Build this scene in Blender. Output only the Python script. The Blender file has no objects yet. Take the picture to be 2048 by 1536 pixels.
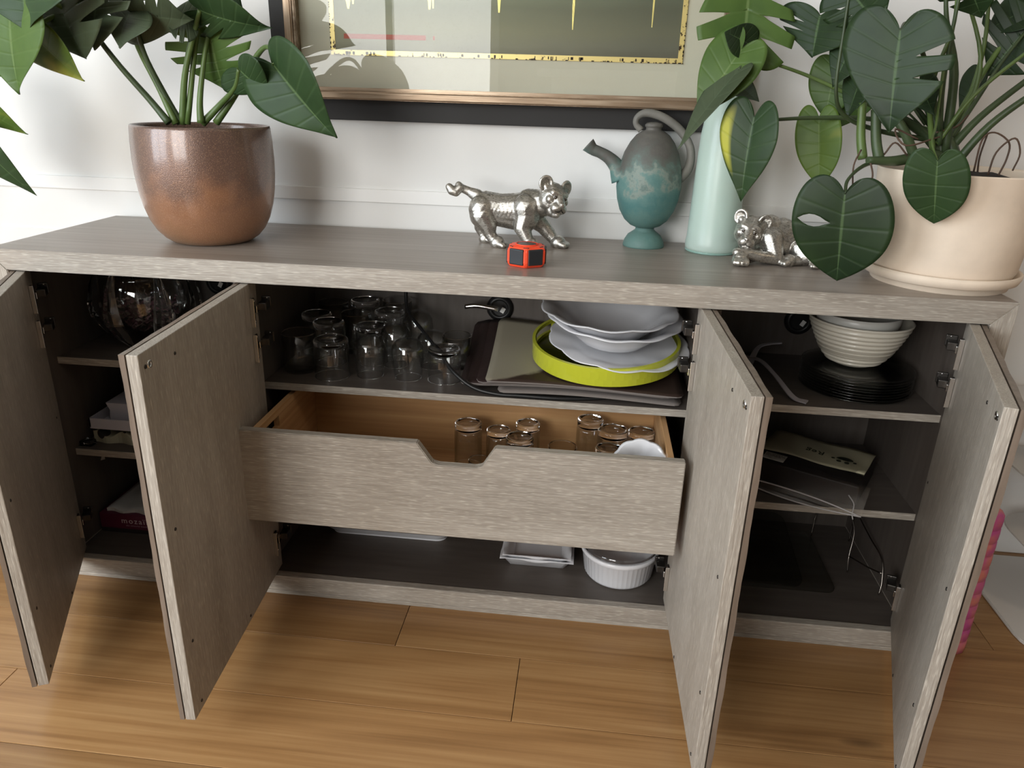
import bpy, bmesh, math, random
from mathutils import Vector, Matrix
from mathutils import noise as mnoise
sc = bpy.context.scene
COL = sc.collection
random.seed(7)
PI = math.pi
# ---------------------------------------------------------------- camera, sky, lights, exposure
cam_d = bpy.data.cameras.new('camera'); cam = bpy.data.objects.new('camera', cam_d); COL.objects.link(cam)
F_PX, YAW, PITCH, ROLL = 1502.04835, -0.09756, 0.36957, 0.03081
cam_d.sensor_fit = 'HORIZONTAL'; cam_d.sensor_width = 36.0; cam_d.lens = 36.0*F_PX/2048
cam_d.clip_start = 0.02
fw = Vector((math.sin(YAW)*math.cos(PITCH), math.cos(YAW)*math.cos(PITCH), -math.sin(PITCH)))
rt = fw.cross(Vector((0,0,1))).normalized(); up = rt.cross(fw)
r2 = rt*math.cos(ROLL)+up*math.sin(ROLL); u2 = -rt*math.sin(ROLL)+up*math.cos(ROLL)
cam.matrix_world = Matrix(((r2.x,u2.x,-fw.x,1.1946),(r2.y,u2.y,-fw.y,-1.3656),(r2.z,u2.z,-fw.z,1.0838),(0,0,0,1)))
sc.camera = cam
sc.view_settings.view_transform = 'Standard'; sc.view_settings.look = 'None'
sc.view_settings.gamma = 1.0; sc.view_settings.use_curve_mapping = False
sc.view_settings.exposure = 0.12
w = bpy.data.worlds.new('sky'); sc.world = w; w.use_nodes = True
w.node_tree.nodes['Background'].inputs[0].default_value = (0.80,0.90,1.0,1)
w.node_tree.nodes['Background'].inputs[1].default_value = 2.0
def area(name, loc, target, sx, sy, power, color, spread=PI):
    l = bpy.data.lights.new(name,'AREA'); l.shape='RECTANGLE'; l.size=sx; l.size_y=sy; l.energy=power; l.color=color; l.spread=spread
    o = bpy.data.objects.new(name,l); COL.objects.link(o); o.location=loc
    o.rotation_euler = (Vector(target)-Vector(loc)).to_track_quat('-Z','Y').to_euler()
    return o
# room box: x -1.55..4.2, y -3.7..0.455, z 0..2.55 ; windows in the left wall and in the front (camera side) wall
RX0, RX1, RY0, RY1, RZ1 = -1.55, 4.2, -3.7, 0.455, 2.55
area('daylight_left_window', (RX0-0.05,-1.85,1.55), (0.6,-0.9,0.9), 1.7, 1.7, 66, (0.84,0.92,1.0))
area('daylight_front_window', (-0.35,RY0-0.05,1.55), (0.9,0.2,0.6), 1.5, 1.7, 84, (1.0,0.98,0.945))
area('ceiling_lamp_light', (3.0,-1.2,2.44), (2.9,-0.9,0), 0.35,0.35,5, (1.0,0.80,0.60))

sc.cycles.transparent_max_bounces = 48
# ---------------------------------------------------------------- helpers
def nmat(name):
    m = bpy.data.materials.new(name); m.use_nodes = True
    nt = m.node_tree; b = nt.nodes['Principled BSDF']
    return m, nt, b
def pmat(name, col, rough=0.5, metal=0.0, bump=0.0, bscale=200, trans=0.0, ior=1.45, coat=0.0, var=0.0):
    m, nt, b = nmat(name)
    b.inputs['Base Color'].default_value = (*col,1); b.inputs['Roughness'].default_value = rough
    b.inputs['Metallic'].default_value = metal; b.inputs['IOR'].default_value = ior
    b.inputs['Transmission Weight'].default_value = trans; b.inputs['Coat Weight'].default_value = coat
    tc = nt.nodes.new('ShaderNodeTexCoord'); n = nt.nodes.new('ShaderNodeTexNoise'); n.inputs['Scale'].default_value = bscale
    nt.links.new(tc.outputs['Object'], n.inputs['Vector'])
    if bump:
        bp = nt.nodes.new('ShaderNodeBump'); bp.inputs['Strength'].default_value = bump; bp.inputs['Distance'].default_value = 0.002
        nt.links.new(n.outputs['Fac'], bp.inputs['Height']); nt.links.new(bp.outputs['Normal'], b.inputs['Normal'])
    if var:
        n2 = nt.nodes.new('ShaderNodeTexNoise'); n2.inputs['Scale'].default_value = bscale*0.1; n2.inputs['Detail'].default_value = 5
        nt.links.new(tc.outputs['Object'], n2.inputs['Vector'])
        r = nt.nodes.new('ShaderNodeValToRGB')
        r.color_ramp.elements[0].position=.3; r.color_ramp.elements[1].position=.7
        r.color_ramp.elements[0].color=(*[c*(1-var) for c in col],1); r.color_ramp.elements[1].color=(*[min(1,c*(1+var)) for c in col],1)
        nt.links.new(n2.outputs['Fac'], r.inputs['Fac']); nt.links.new(r.outputs['Color'], b.inputs['Base Color'])
    return m
def wood(name, cols, axis='x', scale=1.0, bump=0.25, rough=0.55, rings=False, streak=60, randcol=0.0, pos=(0.25,0.5,0.75), spec=None, along=6.0, low=0.35, fleck=0.0, knots=False):
    """oak-like grain: noise stretched along one object axis, plus fine pores"""
    m, nt, b = nmat(name); N = nt.nodes; L = nt.links
    tc = N.new('ShaderNodeTexCoord'); mp = N.new('ShaderNodeMapping')
    s = [streak*scale]*3; s['xyz'.index(axis)] = along*scale
    mp.inputs['Scale'].default_value = s
    L.new(tc.outputs['Object'], mp.inputs['Vector'])
    oi = N.new('ShaderNodeObjectInfo')
    add = N.new('ShaderNodeVectorMath'); add.operation='ADD'
    mul = N.new('ShaderNodeMath'); mul.operation='MULTIPLY'; mul.inputs[1].default_value = 37.0
    L.new(oi.outputs['Random'], mul.inputs[0]); L.new(mp.outputs['Vector'], add.inputs[0]); L.new(mul.outputs[0], add.inputs[1])
    n1 = N.new('ShaderNodeTexNoise'); n1.inputs['Scale'].default_value=1.0; n1.inputs['Detail'].default_value=3; n1.inputs['Roughness'].default_value=.6; n1.inputs['Distortion'].default_value=.15
    L.new(add.outputs[0], n1.inputs['Vector'])
    mp2 = N.new('ShaderNodeMapping'); s2=[14*scale]*3; s2['xyz'.index(axis)]=1.2*scale; mp2.inputs['Scale'].default_value=s2
    L.new(tc.outputs['Object'], mp2.inputs['Vector'])
    add2 = N.new('ShaderNodeVectorMath'); add2.operation='ADD'; L.new(mp2.outputs['Vector'], add2.inputs[0]); L.new(mul.outputs[0], add2.inputs[1])
    n2 = N.new('ShaderNodeTexNoise'); n2.inputs['Scale'].default_value=1.0; n2.inputs['Detail'].default_value=3; n2.inputs['Distortion'].default_value=.8
    L.new(add2.outputs[0], n2.inputs['Vector'])
    fac = n1.outputs['Fac']
    mx = N.new('ShaderNodeMath'); mx.operation='MULTIPLY_ADD'; mx.inputs[1].default_value=low
    L.new(n2.outputs['Fac'], mx.inputs[0])
    sb = N.new('ShaderNodeMath'); sb.operation='MULTIPLY'; sb.inputs[1].default_value=1-low; L.new(fac, sb.inputs[0]); L.new(sb.outputs[0], mx.inputs[2])
    f = mx.outputs[0]
    if rings:   # cathedral figure
        mp3 = N.new('ShaderNodeMapping'); s3=[9*scale]*3; s3['xyz'.index(axis)]=0.9*scale; mp3.inputs['Scale'].default_value=s3
        L.new(tc.outputs['Object'], mp3.inputs['Vector'])
        add3 = N.new('ShaderNodeVectorMath'); add3.operation='ADD'; L.new(mp3.outputs['Vector'], add3.inputs[0]); L.new(mul.outputs[0], add3.inputs[1])
        n3 = N.new('ShaderNodeTexNoise'); n3.inputs['Scale'].default_value=.55; n3.inputs['Detail'].default_value=1.5; n3.inputs['Distortion'].default_value=.4
        L.new(add3.outputs[0], n3.inputs['Vector'])
        sn = N.new('ShaderNodeMath'); sn.operation='MULTIPLY'; sn.inputs[1].default_value=70; L.new(n3.outputs['Fac'], sn.inputs[0])
        si = N.new('ShaderNodeMath'); si.operation='SINE'; L.new(sn.outputs[0], si.inputs[0])
        ma = N.new('ShaderNodeMath'); ma.operation='MULTIPLY_ADD'; ma.inputs[1].default_value=0.055; L.new(si.outputs[0], ma.inputs[0]); L.new(f, ma.inputs[2]); f = ma.outputs[0]
    cr = N.new('ShaderNodeValToRGB'); e = cr.color_ramp.elements
    e[0].position=pos[0]; e[0].color=(*cols[0],1); e[1].position=pos[2]; e[1].color=(*cols[2],1)
    k = e.new(pos[1]); k.color=(*cols[1],1)
    L.new(f, cr.inputs['Fac'])
    out = cr.outputs['Color']
    if fleck:
        mp4=N.new('ShaderNodeMapping'); s4=[560*scale]*3; s4['xyz'.index(axis)]=40*scale; mp4.inputs['Scale'].default_value=s4; L.new(tc.outputs['Object'],mp4.inputs['Vector'])
        n4=N.new('ShaderNodeTexNoise'); n4.inputs['Scale'].default_value=1; n4.inputs['Detail'].default_value=1; L.new(mp4.outputs['Vector'],n4.inputs['Vector'])
        m4=N.new('ShaderNodeMapRange'); m4.inputs['From Min'].default_value=.56; m4.inputs['From Max'].default_value=.70; m4.inputs['To Max'].default_value=fleck; L.new(n4.outputs['Fac'],m4.inputs['Value'])
        x4=N.new('ShaderNodeMix'); x4.data_type='RGBA'; L.new(m4.outputs['Result'],x4.inputs[0]); L.new(out,x4.inputs[6]); x4.inputs[7].default_value=(.74,.69,.60,1); out=x4.outputs[2]
    if randcol:
        hs = N.new('ShaderNodeHueSaturation'); L.new(out, hs.inputs['Color'])
        mr = N.new('ShaderNodeMapRange'); mr.inputs['To Min'].default_value=1-randcol; mr.inputs['To Max'].default_value=1+randcol
        L.new(oi.outputs['Random'], mr.inputs['Value']); L.new(mr.outputs['Result'], hs.inputs['Value']); out = hs.outputs['Color']
    L.new(out, b.inputs['Base Color']); b.inputs['Roughness'].default_value = rough
    if spec is not None: b.inputs['Specular IOR Level'].default_value = spec
    if knots:
        mk=N.new('ShaderNodeMapping'); sk=[5.5]*3; sk['xyz'.index(axis)]=1.7; mk.inputs['Scale'].default_value=sk; L.new(tc.outputs['Object'],mk.inputs['Vector'])
        ak=N.new('ShaderNodeVectorMath'); ak.operation='ADD'; L.new(mk.outputs['Vector'],ak.inputs[0]); L.new(mul.outputs[0],ak.inputs[1])
        vk=N.new('ShaderNodeTexVoronoi'); vk.inputs['Scale'].default_value=1; L.new(ak.outputs[0],vk.inputs['Vector'])
        rk=N.new('ShaderNodeMapRange'); rk.inputs['From Min'].default_value=.025; rk.inputs['From Max'].default_value=.085; rk.inputs['To Min'].default_value=.85; rk.inputs['To Max'].default_value=0; L.new(vk.outputs['Distance'],rk.inputs['Value'])
        xk=N.new('ShaderNodeMix'); xk.data_type='RGBA'; L.new(rk.outputs['Result'],xk.inputs[0]); L.new(out,xk.inputs[6]); xk.inputs[7].default_value=(.06,.025,.01,1)
        L.new(xk.outputs[2],b.inputs['Base Color'])
    bp = N.new('ShaderNodeBump'); bp.inputs['Strength'].default_value=bump; bp.inputs['Distance'].default_value=.0015
    L.new(n1.outputs['Fac'], bp.inputs['Height']); L.new(bp.outputs['Normal'], b.inputs['Normal'])
    return m
def thin_glass(name, tint=(0.93,0.95,0.94), refl=1.0, rough=0.02, ior=1.5):
    """thin clear glass: mostly see-through, mirror-like at grazing angles"""
    m = bpy.data.materials.new(name); m.use_nodes=True; nt=m.node_tree; N=nt.nodes; L=nt.links
    N.remove(N['Principled BSDF']); out=N['Material Output']
    t=N.new('ShaderNodeBsdfTransparent')
    g=N.new('ShaderNodeBsdfGlossy'); g.inputs['Roughness'].default_value=rough; g.inputs['Color'].default_value=(refl,refl,refl,1)
    lw=N.new('ShaderNodeLayerWeight'); lw.inputs['Blend'].default_value=.5
    pw=N.new('ShaderNodeMath'); pw.operation='POWER'; pw.inputs[1].default_value=5; L.new(lw.outputs['Facing'],pw.inputs[0])
    f0=((ior-1)/(ior+1))**2
    p3=N.new('ShaderNodeMath'); p3.operation='POWER'; p3.inputs[1].default_value=3; L.new(lw.outputs['Facing'],p3.inputs[0])
    tm=N.new('ShaderNodeMix'); tm.data_type='RGBA'; L.new(p3.outputs[0],tm.inputs[0]); tm.inputs[6].default_value=(*tint,1); tm.inputs[7].default_value=(*[c*.55 for c in tint],1); L.new(tm.outputs[2],t.inputs[0])
    fr=N.new('ShaderNodeMath'); fr.operation='MULTIPLY_ADD'; fr.inputs[1].default_value=(1-f0)*.85; fr.inputs[2].default_value=f0*1.6; L.new(pw.outputs[0],fr.inputs[0])
    mx=N.new('ShaderNodeMixShader'); L.new(fr.outputs[0],mx.inputs[0]); L.new(t.outputs[0],mx.inputs[1]); L.new(g.outputs[0],mx.inputs[2]); L.new(mx.outputs[0],out.inputs[0])
    return m
def link(o, parent=None):
    COL.objects.link(o)
    if parent is not None: o.parent = parent
    return o
def obj(name, bm, mat, parent=None, smooth=False):
    me = bpy.data.meshes.new(name); bm.to_mesh(me); bm.free()
    for mm in (mat if isinstance(mat,(list,tuple)) else [mat]): me.materials.append(mm)
    if smooth:
        for p in me.polygons: p.use_smooth = True
    o = bpy.data.objects.new(name, me); return link(o, parent)
def tag(o, label, cat, group=None, kind=None):
    if label: o['label']=label
    if cat: o['category']=cat
    if group: o['group']=group
    if kind: o['kind']=kind
    return o
def thing(name, label, cat, loc=(0,0,0), rz=0.0, group=None):
    o = bpy.data.objects.new(name, None); COL.objects.link(o); o.location=loc; o.rotation_euler=(0,0,rz); o.empty_display_size=.05
    return tag(o,label,cat,group)
def bm_new(): return bmesh.new()
def abox(bm, x0,x1,y0,y1,z0,z1, bev=0.0, mi=0):
    b2 = bmesh.new(); bmesh.ops.create_cube(b2, size=1)
    for v in b2.verts: v.co = Vector(((x0+x1)/2+v.co.x*(x1-x0),(y0+y1)/2+v.co.y*(y1-y0),(z0+z1)/2+v.co.z*(z1-z0)))
    if bev: bmesh.ops.bevel(b2, geom=b2.edges[:], offset=bev, segments=2, affect='EDGES', profile=.5)
    merge(bm,b2,mi)
def merge(bm, b2, mi=0, mat=None):
    mp={}
    for v in b2.verts: mp[v]=bm.verts.new(mat@v.co if mat is not None else v.co)
    for f in b2.faces:
        try: g=bm.faces.new([mp[v] for v in f.verts]); g.material_index=mi if mi else f.material_index; g.smooth=f.smooth
        except ValueError: pass
    b2.free()
def box(name, x0,x1,y0,y1,z0,z1, mat, parent=None, bev=0.0015):
    bm=bm_new(); abox(bm,x0,x1,y0,y1,z0,z1,bev); return obj(name,bm,mat,parent)
def alathe(bm, prof, n=40, c=(0,0,0), mi=0, mod=None, a0=0, a1=2*PI):
    full = abs(a1-a0-2*PI)<1e-6; rings=[]
    for r,z in prof:
        ring=[]
        for i in range(n if full else n+1):
            a=a0+(a1-a0)*i/n; rr=r*(mod(a,r,z) if mod else 1)
            ring.append(bm.verts.new((c[0]+rr*math.cos(a),c[1]+rr*math.sin(a),c[2]+z)))
        rings.append(ring)
    m=n if full else n
    for A,B in zip(rings[:-1],rings[1:]):
        for i in range(m):
            j=(i+1)%len(A)
            f=bm.faces.new((A[i],A[j],B[j],B[i])); f.material_index=mi; f.smooth=True
    return rings
def cap(bm, ring, rev=False, mi=0):
    f=bm.faces.new(ring[::-1] if rev else ring); f.material_index=mi
def lathe(name, prof, mat, parent=None, n=40, c=(0,0,0), mod=None, caps=True, zmod=None):
    bm=bm_new(); R=alathe(bm,prof,n,c,mod=mod)
    if caps:
        if prof[0][0]>1e-5: cap(bm,R[0],True)
        if prof[-1][0]>1e-5: cap(bm,R[-1])
    if zmod:
        for v in bm.verts: v.co.z += zmod(v.co-Vector(c))
    bmesh.ops.remove_doubles(bm, verts=bm.verts, dist=1e-6)
    o=obj(name,bm,mat,parent); 
    for p in o.data.polygons: p.use_smooth = len(p.vertices)<=4
    return o
def catmull(pts, k=6):
    P=[Vector(p) for p in pts]
    if len(P)<3: 
        return [P[0].lerp(P[-1],i/k) for i in range(k+1)]
    P=[P[0]*2-P[1]]+P+[P[-1]*2-P[-2]]; out=[]
    for i in range(1,len(P)-2):
        for j in range(k):
            t=j/k; a,b,c,d=P[i-1:i+3]
            out.append(0.5*((2*b)+(c-a)*t+(2*a-5*b+4*c-d)*t*t+(3*b-a-3*c+d)*t**3))
    out.append(P[-2]); return out
def atube(bm, pts, r, n=8, k=6, mi=0, smoothpath=True):
    C=catmull(pts,k) if smoothpath else [Vector(p) for p in pts]
    rr=(lambda t:r) if not hasattr(r,'__len__') else (lambda t:r[min(int(t*(len(r)-1)),len(r)-2)]*(1-(t*(len(r)-1)-min(int(t*(len(r)-1)),len(r)-2)))+r[min(int(t*(len(r)-1)),len(r)-2)+1]*(t*(len(r)-1)-min(int(t*(len(r)-1)),len(r)-2)))
    up0=Vector((0,0,1)); rings=[]
    T0=(C[1]-C[0]).normalized(); 
    nrm=T0.cross(up0); nrm = nrm.normalized() if nrm.length>.01 else T0.cross(Vector((1,0,0))).normalized()
    for i,p in enumerate(C):
        T=(C[min(i+1,len(C)-1)]-C[max(i-1,0)]).normalized()
        nrm=(nrm-T*nrm.dot(T)).normalized(); b=T.cross(nrm); R=rr(i/(len(C)-1))
        rings.append([bm.verts.new(p+nrm*(R*math.cos(2*PI*j/n))+b*(R*math.sin(2*PI*j/n))) for j in range(n)])
    for A,B in zip(rings[:-1],rings[1:]):
        for j in range(n):
            f=bm.faces.new((A[j],A[(j+1)%n],B[(j+1)%n],B[j])); f.smooth=True; f.material_index=mi
    cap(bm,rings[0],True,mi); cap(bm,rings[-1],False,mi)
def tube(name, pts, r, mat, parent=None, n=8, k=6, smoothpath=True):
    bm=bm_new(); atube(bm,pts,r,n,k,smoothpath=smoothpath); return obj(name,bm,mat,parent)
def prism(bm, poly, z0, z1, mi=0, bev=0):
    b2=bmesh.new()
    A=[b2.verts.new((x,y,z0)) for x,y in poly]; B=[b2.verts.new((x,y,z1)) for x,y in poly]; n=len(poly)
    b2.faces.new(A[::-1]); b2.faces.new(B)
    for i in range(n): b2.faces.new((A[i],A[(i+1)%n],B[(i+1)%n],B[i]))
    bmesh.ops.recalc_face_normals(b2, faces=b2.faces)
    if bev: bmesh.ops.bevel(b2, geom=b2.edges[:], offset=bev, segments=2, affect='EDGES')
    merge(bm,b2,mi)
def rrect(x0,x1,y0,y1,r,k=6):
    out=[]
    for cx,cy,a in ((x1-r,y0+r,-PI/2),(x1-r,y1-r,0),(x0+r,y1-r,PI/2),(x0+r,y0+r,PI)):
        for i in range(k+1):
            t=a+PI/2*i/k; out.append((cx+r*math.cos(t),cy+r*math.sin(t)))
    return out
def text_mesh(name, body, size, mat, parent, M, spacing=1.0, ext=0.0002):
    cu=bpy.data.curves.new(name,'FONT'); cu.body=body; cu.size=size; cu.extrude=ext; cu.space_character=spacing; cu.resolution_u=3
    o=bpy.data.objects.new(name,cu); COL.objects.link(o)
    dg=bpy.context.evaluated_depsgraph_get(); me=bpy.data.meshes.new_from_object(o.evaluated_get(dg))
    bpy.data.objects.remove(o); me.name=name; me.materials.clear(); me.materials.append(mat)
    me.transform(M); n=bpy.data.objects.new(name,me); return link(n,parent)
def copy_tree(o, parent=None):
    c=o.copy(); COL.objects.link(c); c.parent=parent
    for ch in [x for x in bpy.data.objects if x.parent is o]: copy_tree(ch,c)
    return c
# ---------------------------------------------------------------- materials
G1=((0.18,0.152,0.122),(0.33,0.293,0.247),(0.50,0.462,0.405))
grey_x = wood('grey_oak_across', G1, 'x', 1.0, .6, .5, streak=300, pos=(.15,.5,.83), along=16, fleck=.36, low=.45)
grey_z = wood('grey_oak_upright', G1, 'z', 1.0, .6, .5, streak=300, pos=(.15,.5,.83), along=16, fleck=.36, low=.45)
grey_y = wood('grey_oak_depth', G1, 'y', 1.0, .5, .5, streak=75, pos=(.33,.5,.66))
GT=((0.20,0.165,0.135),(0.275,0.235,0.20),(0.35,0.31,0.275))
grey_top = wood('grey_oak_top', GT, 'x', 1.0, .12, .36, streak=80, pos=(.28,.5,.72), along=2.2)
GD=((0.175,0.152,0.130),(0.245,0.218,0.190),(0.32,0.29,0.258))
grey_door = wood('grey_oak_door_inside', GD, 'z', .8, .15, .5, streak=150, pos=(.2,.5,.8), along=5)
GI=((0.062,0.050,0.041),(0.088,0.073,0.062),(0.115,0.098,0.084))  # same grey oak, darkened in colour to stand for shade inside the cabinet
grey_in = wood('grey_oak_interior_shaded', GI, 'x', 1.0, .1, .5, streak=50)
grey_inz = wood('grey_oak_interior_shaded_upright', GI, 'z', 1.0, .1, .5, streak=50)
drawer_w = wood('drawer_oak', ((0.32,0.16,0.065),(0.50,0.28,0.12),(0.66,0.43,0.21)), 'x', 1.0, .1, .42, streak=60, along=1.6, low=.5)
drawer_wy = wood('drawer_oak_side', ((0.34,0.18,0.075),(0.52,0.30,0.14),(0.68,0.46,0.24)), 'y', 1.0, .1, .42, streak=60, along=1.6)
floor_w = wood('floor_oak', ((0.185,0.088,0.031),(0.345,0.185,0.073),(0.475,0.285,0.125)), 'x', .8, .10, .30, rings=True, streak=120, randcol=.15, pos=(.20,.5,.80), along=2.6, low=.45, knots=True)
wall_m = pmat('white_wall_paint', (0.80,0.80,0.78), .55, bump=.05, bscale=120)
wall2_m = pmat('bounce_cut_wall_paint', (0.26,0.24,0.215), .7)  # dark tone made up for the unseen right and front walls, cuts bounce light
trim_m = pmat('white_trim_paint', (0.84,0.84,0.82), .35, bump=.02, bscale=60)
ceil_m = pmat('ceiling_paint', (0.55,0.54,0.51), .8)
chrome = pmat('chrome_metal', (0.75,0.74,0.72), .18, 1.0)
dark_metal = pmat('dark_hinge_metal', (0.06,0.055,0.05), .35, .8)
black = pmat('black_plastic', (0.012,0.012,0.012), .4)
white_cer = pmat('white_glazed_ceramic', (0.72,0.72,0.74), .14, coat=.3)
glassm = thin_glass('clear_glass', (0.975,0.98,0.978))
glass_tinted = thin_glass('smoky_glass', (0.90,0.91,0.89), rough=.06)
glass_plate = thin_glass('greenish_plate_glass', (0.95,0.96,0.95), rough=.14)
real_glass = pmat('solid_glass', (1,1,1), .02, trans=1.0, ior=1.48)
# ---------------------------------------------------------------- setting
def struct(name, bm, mat): o=obj(name,bm,mat); o['kind']='structure'; return o
# floor: base slab + every plank a part
bm=bm_new(); abox(bm,RX0-.1,RX1+.1,RY0-.1,RY1+.1,-.06,-.016); FL=struct('floor',bm,pmat('dark_floor_gap',(0.05,0.025,0.012),.9))
PW=.168; y=.038+PW*3
joints={-1:None}
row=0; k=0
def plank(x0,x1,y0,y1):
    bm=bm_new(); abox(bm,-(x1-x0)/2+.0006,(x1-x0)/2-.0006,-PW/2+.0006,PW/2-.0006,-.016,0,.0008)
    o=obj('plank',bm,floor_w,FL); o.location=((x0+x1)/2,(y0+y1)/2,0)
yt=.038+3*PW; r=0
fixed={.038:(-.95,.845,2.9),-.130:(-.7,1.108,2.75),-.298:(.13,2.2),-.466:(-.6,1.75,3.4)}
while yt>RY0:
    y0=yt-PW; js=None
    for kf,v in fixed.items():
        if abs(kf-yt)<.005: js=list(v)
    if js is None:
        x=RX0+random.uniform(.3,1.9); js=[]
        while x<RX1: js.append(x); x+=random.uniform(1.5,2.1)
    xs=[RX0]+[j for j in js if RX0<j<RX1]+[RX1]
    if y0<RY1:
        for a,b in zip(xs[:-1],xs[1:]): plank(a,b,y0,yt)
    yt=y0
# walls
bm=bm_new(); abox(bm,RX0-.12,RX1+.12,RY1,RY1+.1,-.06,RZ1); WB=struct('wall_back',bm,wall_m)
bm=bm_new(); abox(bm,RX1,RX1+.1,RY0,RY1,-.06,RZ1); struct('wall_right',bm,wall2_m)
bm=bm_new(); abox(bm,RX0-.1,RX0,RY0,RY1,-.06,.65); abox(bm,RX0-.1,RX0,RY0,RY1,2.4,RZ1); abox(bm,RX0-.1,RX0,RY0,-2.7,.65,2.4); abox(bm,RX0-.1,RX0,-1.0,RY1,.65,2.4); struct('wall_left',bm,wall_m)
bm=bm_new(); abox(bm,RX0-.1,RX1+.1,RY0-.1,RY0,-.06,.65); abox(bm,RX0-.1,RX1+.1,RY0-.1,RY0,2.4,RZ1); abox(bm,RX0-.1,-1.15,RY0-.1,RY0,.65,2.4); abox(bm,.45,RX1+.1,RY0-.1,RY0,.65,2.4); struct('wall_front',bm,wall2_m)
bm=bm_new(); abox(bm,RX0-.1,RX1+.1,RY0-.1,RY1+.1,RZ1,RZ1+.08); struct('ceiling',bm,ceil_m)
def wframe(n,ax,a0,a1,pos):
    bm=bm_new()
    def bar(u0,u1,z0,z1):
        if ax=='x': abox(bm,pos-.03,pos+.03,u0,u1,z0,z1,.003)
        else: abox(bm,u0,u1,pos-.03,pos+.03,z0,z1,.003)
    for u0,u1,z0,z1 in ((a0,a1,.65,.71),(a0,a1,2.34,2.4),(a0,a0+.06,.65,2.4),(a1-.06,a1,.65,2.4),((a0+a1)/2-.025,(a0+a1)/2+.025,.65,2.4)): bar(u0,u1,z0,z1)
    struct('window_%d'%n,bm,trim_m)
wframe(1,'x',-2.7,-1.0,RX0-.0); wframe(2,'y',-1.15,.45,RY0)
bm=bm_new(); abox(bm,RX0,RX1,RY1-.007,RY1,.826,.8575,.0015); struct('trim_1',bm,trim_m)
bm=bm_new(); abox(bm,RX0,RX1,RY1-.003,RY1,.2,.722,.001); struct('trim_2',bm,wall_m)
bm=bm_new(); abox(bm,RX0,RX1,RY1-.014,RY1,0,.088,.003); struct('baseboard_back',bm,trim_m)
bm=bm_new(); abox(bm,RX0,RX0+.014,RY0,RY1-.014,0,.088,.003); struct('baseboard_left',bm,trim_m)
# fireplace mantel on the wall behind the photographer (seen mirrored in the picture glass)
mt=thing('fireplace_mantel','white panelled fireplace surround on the wall opposite the sideboard','mantel',(1.6,RY0,0))
box('header',-.75,.75,.0,.14,1.0,1.2,trim_m,mt,.004); box('shelf',-.85,.85,0,.24,1.2,1.25,trim_m,mt,.006)
box('pilaster',-.75,-.5,.0,.14,0,1.0,trim_m,mt,.004); box('pilaster',.5,.75,0,.14,0,1.0,trim_m,mt,.004)
box('firebox',-.5,.5,0,.05,0,1.0,pmat('soot_black',(.02,.02,.02),.9),mt,0)

# ---------------------------------------------------------------- sideboard
W_,D_,H_,T_,TS,ZB=1.95,.436,.7664,.0414,.040,.0505
SB=thing('sideboard','long grey-washed oak sideboard with four open doors and an open drawer','sideboard',(0,0,0))
def panel(name, pts0, pts1, mat):   # loft of two quads (mitred boards)
    bm=bm_new(); A=[bm.verts.new(p) for p in pts0]; B=[bm.verts.new(p) for p in pts1]
    bm.faces.new(A); bm.faces.new(B[::-1])
    for i in range(len(A)): bm.faces.new((A[i],A[(i+1)%len(A)],B[(i+1)%len(A)],B[i]))
    bmesh.ops.recalc_face_normals(bm,faces=bm.faces)
    bmesh.ops.bevel(bm,geom=bm.edges[:],offset=.0016,segments=2,affect='EDGES')
    return obj(name,bm,mat,SB)
top=[(0,H_),(W_,H_),(W_-TS,H_-T_),(TS,H_-T_)]
panel('top_panel',[(x,0,z) for x,z in top],[(x,D_,z) for x,z in top],[grey_x])
# polished top veneer sheet, sits 0.3 mm proud of the slab
bm=bm_new(); abox(bm,.002,W_-.002,.0025,D_-.001,H_-.0005,H_+.0006,0); obj('top_veneer',bm,grey_top,SB)
lf=[(0,0),(0,H_),(TS,H_-T_),(TS,0)]
panel('side_panel',[(x,0,z) for x,z in lf],[(x,D_,z) for x,z in lf],[grey_z])
panel('side_panel',[(W_-x,0,z) for x,z in lf],[(W_-x,D_,z) for x,z in lf],[grey_z])
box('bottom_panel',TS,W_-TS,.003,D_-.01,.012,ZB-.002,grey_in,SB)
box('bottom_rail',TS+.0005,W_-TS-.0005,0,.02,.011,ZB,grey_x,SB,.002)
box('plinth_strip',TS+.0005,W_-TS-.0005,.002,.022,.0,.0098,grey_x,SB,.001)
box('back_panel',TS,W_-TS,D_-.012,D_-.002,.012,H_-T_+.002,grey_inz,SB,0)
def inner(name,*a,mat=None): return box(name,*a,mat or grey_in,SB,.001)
ZT=H_-T_
# inner linings of the frame (interior faces, cabinet shade put into their colour)
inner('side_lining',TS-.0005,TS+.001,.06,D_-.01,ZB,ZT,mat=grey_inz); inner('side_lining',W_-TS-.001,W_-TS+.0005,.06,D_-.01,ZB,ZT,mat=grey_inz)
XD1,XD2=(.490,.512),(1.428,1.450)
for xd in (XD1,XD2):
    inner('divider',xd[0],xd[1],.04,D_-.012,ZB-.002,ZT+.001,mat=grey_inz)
SH=.486; SH1=.512; SH2=.287
def shelf(x0,x1,z,t=.016): 
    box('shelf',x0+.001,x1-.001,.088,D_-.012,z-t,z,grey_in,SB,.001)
    box('shelf_edge',x0+.001,x1-.001,.0865,.0882,z-t,z,grey_x,SB,.0005)
shelf(TS,XD1[0],SH1); shelf(TS,XD1[0],SH2); shelf(XD1[1],XD2[0],SH); shelf(XD2[1],W_-TS,SH1); shelf(XD2[1],W_-TS,SH2)
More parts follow.
